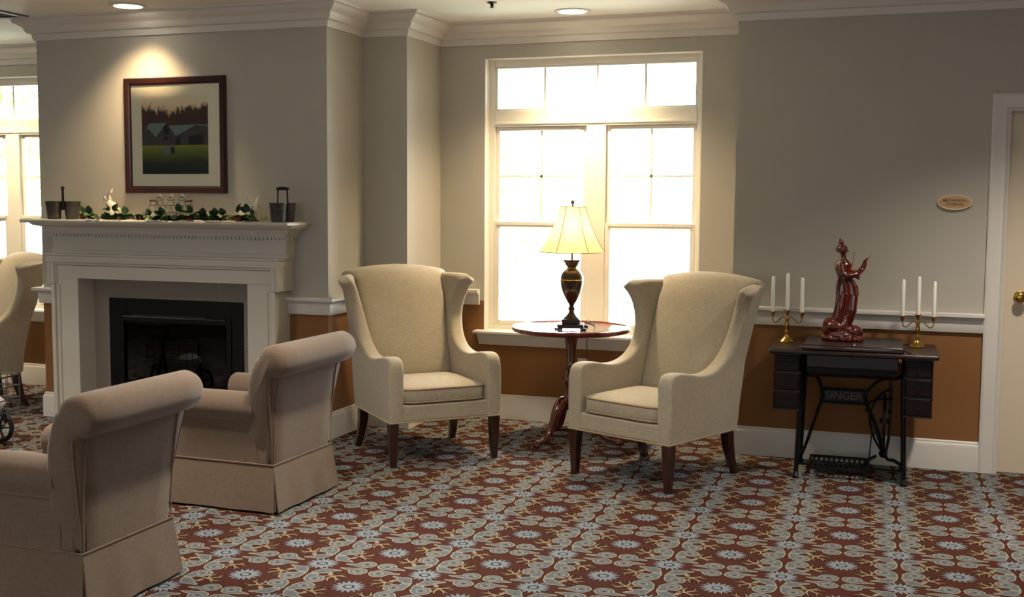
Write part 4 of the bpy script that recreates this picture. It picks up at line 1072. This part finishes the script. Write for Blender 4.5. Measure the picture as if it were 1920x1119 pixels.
m.ball((-.010, -.002, .508), .024, 16, 10, sc=(.88, 1, 1.2)); m.ball((-.022, .006, .512), .022, 14, 8); m.ball((-.018, .004, .545), .014, 12, 8, sc=(.8, .8, 1.2)); m.tube([(-.020, 0, .55), (-.024, 0, .572)], [.010, .002], 8)
m.ball((.014, -.004, .503), .005, 8, 6)
# arms in wide sleeves reaching forward (+x), hands raised
for y in (-1, 1):
    m.tube(catmull([(-.012, y * .030, .425), (-.008, y * .045, .385), (.022, y * .040, .368), (.056, y * .022, .380), (.076, y * .012, .405)], 14), [.018 - .0003 * i + (.004 if 5 < i < 11 else 0) for i in range(15)], 10)
    m.tube([(.056, y * .03, .372), (.062, y * .03, .345)], [.014, .004], 8)
m.tube([(.076, -.008, .40), (.086, -.006, .432), (.088, -.004, .452)], [.014, .011, .008], 10)
for k_ in range(4): m.tube([(.084 + k_ * .003, -.012 + k_ * .005, .448), (.090 + k_ * .004, -.012 + k_ * .005, .462 + (k_ % 2) * .008)], [.0034, .002], 6)
m.tube([(.094, 0, .45), (.104, 0, .49)], [.003, .0015], 6)
for i_, v_ in enumerate(m.v):
    k_ = 1.22; hz = smst(.46, .49, v_[2]); m.v[i_] = ((v_[0] + .005) * (k_ + .12 * hz) - .005, v_[1] * (k_ + .12 * hz), max(v_[2], .0))
so = m.build('figure', 'statue', stt); remesh(so, .0034, 1)
MB().tube(catmull([(.04, -.02, .40), (.044, -.02, .45), (.052, -.02, .50)], 6), .0022, 6).ball((.04, -.022, .40), .010, 10, 6, sc=(1, .5, 1.2)).build('lute_neck', simple('amber_accent', (170, 84, 22), .3, coat=.6), stt)  # amber-coloured rod and flattened ball in front of the chest

# sign
sg = thing('room_sign', 'oval tan plaque with dark lettering beside the door', 'sign', (.237, YR, 1.537))
def oval(rx, rz_, y): return [(rx * math.cos(2 * PI * j / 48), y, rz_ * math.sin(2 * PI * j / 48)) for j in range(48)]
MB().loft([oval(.090, .040, -.0005), oval(.093, .043, -.004), oval(.094, .044, -.016), oval(.091, .041, -.020), oval(.087, .037, -.0185)]).build('plaque', 'signrim', sg, angle=40)
MB().loft([oval(.086, .0365, -.0185), oval(.086, .0365, -.0192)]).build('face', 'signface', sg, smooth=False)
text_mesh('MECHANICAL', 'lettering', .0205, 'ink', sg, (0, -.0196, .010), ext=.0003, bold=.0003)
text_mesh('STORAGE', 'lettering', .0205, 'ink', sg, (0, -.0196, -.012), ext=.0003, bold=.0003)

# ------------------------------------------------------------------ ceiling fittings
CL = ['above the framed picture', 'above the window', 'above the door and sewing table', 'over the far left seating', 'over the club chairs, near the fireplace', 'over the open carpet', 'on the right, in front of the door', 'at the left rear of the room', 'at the centre rear of the room', 'at the right rear of the room', 'by the far right wall', 'in front of the far left window']
for i, ((x, y), en) in enumerate(zip(CANS, CANE)):
    vis = i < 2
    lab = 'round recessed ceiling light ' + CL[i]
    t = thing('ceiling_light', lab, 'ceiling light', (x, y, CEIL), 0, None if vis else 'recessed lights out of view')
    MB().lathe([(.088, -.001), (.118, -.001), (.120, -.005), (.112, -.009), (.090, -.007), (.088, -.001)], n=40, cap=False).build('trim_ring', 'trim', t)
    MB().lathe([(.001, -.0035), (.088, -.0035), (.088, -.001), (.001, -.001)], n=32).build('lens', 'canlamp', t, smooth=False)
    l = light('SPOT', 'can_beam', (x, y, CEIL - .012), (R(12) if i == 0 else 0, R(6) if i == 0 else 0, 0), en * 4, (1, .74, .42) if i == 0 else WARM if i in (1, 11) else (1, .90, .77), spot_size=R(98 if i == 0 else 118), spot_blend=1.0, shadow_soft_size=.10)
vt = thing('ceiling_vent', 'grey square ceiling vent in the top left corner', 'vent', (-5.93, 5.94, CEIL))
m = MB(); m.box(-.3, .3, -.3, -.26, -.012, -.001); m.box(-.3, .3, .26, .3, -.012, -.001); m.box(-.3, -.26, -.26, .26, -.012, -.001); m.box(.26, .3, -.26, .26, -.012, -.001); m.build('vent_frame', 'vent', vt, smooth=False, bevel=.002)
m = MB()
for i in range(16): y = -.25 + i * .0325; m.add([(-.26, y, -.009), (.26, y, -.009), (.26, y + .022, -.002), (-.26, y + .022, -.002), (-.26, y, -.010), (.26, y, -.010), (.26, y + .022, -.003), (-.26, y + .022, -.003)], [(0, 1, 2, 3), (7, 6, 5, 4), (0, 4, 5, 1), (2, 6, 7, 3), (1, 5, 6, 2), (0, 3, 7, 4)])
m.build('louvres', 'vent', vt, smooth=False)
sp = thing('ceiling_sprinkler', 'small sprinkler head on the ceiling near the crown', 'sprinkler', (-2.47, 6.66, CEIL))
MB().lathe([(.001, -.001), (.03, -.001), (.03, -.006), (.012, -.010), (.008, -.03), (.016, -.034), (.001, -.036)], n=20).build('sprinkler_head', 'zrust', sp)

# ------------------------------------------------------------------ rollator at the left edge
ro = thing('rollator', 'walker with chrome wire basket and black wheels at left edge', 'walker', (-5.27, 5.36, 0), 8)
m = MB()
bx0, bx1, by0, by1 = -.24, .165, -.13, .13
for z in (.235, .31, .385, .45): m.tube([(bx0, by0, z), (bx1, by0, z), (bx1, by1, z), (bx0, by1, z)], .0035 if z < .44 else .005, 6, closed=True)
for i in range(6):
    x = bx0 + (bx1 - bx0) * i / 5
    for y in (by0, by1): m.tube([(x, y, .235), (x, y, .45)], .0025, 6)
    m.tube([(x, by0, .235), (x, by1, .235)], .0025, 6)
for i in range(1, 4):
    y = by0 + (by1 - by0) * i / 4
    for x in (bx0, bx1): m.tube([(x, y, .235), (x, y, .45)], .0025, 6)
    m.tube([(bx0, y, .235), (bx1, y, .235)], .0025, 6)
m.build('wire_basket', 'chrome', ro)
def wheel(x, y, name='wheel', r_=.098):
    w_ = MB(); w_.tube([(x + (r_ - .014) * math.cos(a), y, r_ + (r_ - .014) * math.sin(a)) for a in [2 * PI * i / 36 for i in range(36)]], .014, 10, closed=True)
    wo = w_.build('wheel', 'rubber', ro)
    h = MB().tube([(x, y - .018, r_), (x, y + .018, r_)], .02, 12)
    for k_ in range(5): a = 2 * PI * k_ / 5; h.tube([(x, y, r_), (x + .08 * math.cos(a), y, r_ + .08 * math.sin(a))], .007, 6)
    h.build('wheel_hub', simple('wheel_hub_plastic', (60, 62, 62), .5), wo)
for x, y in ((-.03, -.27), (-.03, .2), (-.50, -.26), (-.50, .26)): wheel(x, y)
m = MB()
for y in (-.22, .22):
    m.tube([(.02, y * .86, .13), (-.02, y * .86, .46), (-.28, y * .9, .54)], .012, 8); m.tube([(-.50, y * 1.12, .13), (-.36, y * 1.0, .50), (-.42, y, .86)], .012, 8)
    m.tube([(-.03, y * (1.1 if y < 0 else .8), .098), (.0, y * .86, .16)], .009, 8); m.tube([(-.50, y * 1.12, .098), (-.50, y * 1.12, .16)], .009, 8); m.tube([(-.42, y, .86), (-.54, y, .88)], .016, 8)
m.tube([(-.02, -.19, .46), (-.02, .19, .46)], .01, 8); m.tube([(-.28, -.2, .54), (-.28, .2, .54)], .01, 8)
m.build('frame', 'black', ro)
MB().box(-.36, -.06, -.17, .17, .55, .575).build('seat', 'rubber', ro, bevel=.008)
bg = MB(); bg.ball((0, 0, .05), .075, 18, 10, sc=(1.3, 1.0, .7))
bgo = bg.build('bag', 'paper', loc=(-5.21, 5.36, .24)); tag(bgo, 'white crumpled bag lying in the wire basket of the walker', 'bag')
md = bgo.modifiers.new('crumple', 'DISPLACE'); tx = bpy.data.textures.new('crumple', 'CLOUDS'); tx.noise_scale = .04; md.texture = tx; md.strength = .02

# ------------------------------------------------------------------ outdoors
g = MB().box(-40, 30, YW + .6, 60, -.6, -.5).build('ground', 'grass', smooth=False); tag(g, 'lawn outside the windows, whitened to bounce light', 'lawn', kind='structure')
def tree(loc, h, r_, label, seed):
    random.seed(seed); t = thing('tree', label, 'tree', loc)
    MB().tube([(0, 0, 0), (.05, 0, h * .4), (0, .05, h * .75)], [.14, .1, .05], 10).build('trunk', 'bark', t)
    m = MB()
    for i in range(1500):
        a = random.uniform(0, 2 * PI); b_ = math.acos(random.uniform(-1, 1)); q = random.uniform(.45, 1) * r_
        c = Vector((math.sin(b_) * math.cos(a) * q, math.sin(b_) * math.sin(a) * q, h * .7 + math.cos(b_) * q * 1.0))
        s_ = random.uniform(.06, .13); d1 = Vector((random.uniform(-1, 1), random.uniform(-1, 1), random.uniform(-1, 1))).normalized(); d2 = d1.orthogonal().normalized()
        m.add([c - d1 * s_, c - d2 * s_ * .5, c + d1 * s_, c + d2 * s_ * .5], [(0, 1, 2, 3)])
    m.build('leaves', 'outleaf', t, smooth=False)
tree((-5.55, 14.0, -.5), 3.0, 1.15, 'pale green tree outside seen through left panes of the main window', 3)
tree((-11.6, 13.5, -.5), 4.4, 1.5, 'pale green tree outside seen through the far left window', 5)
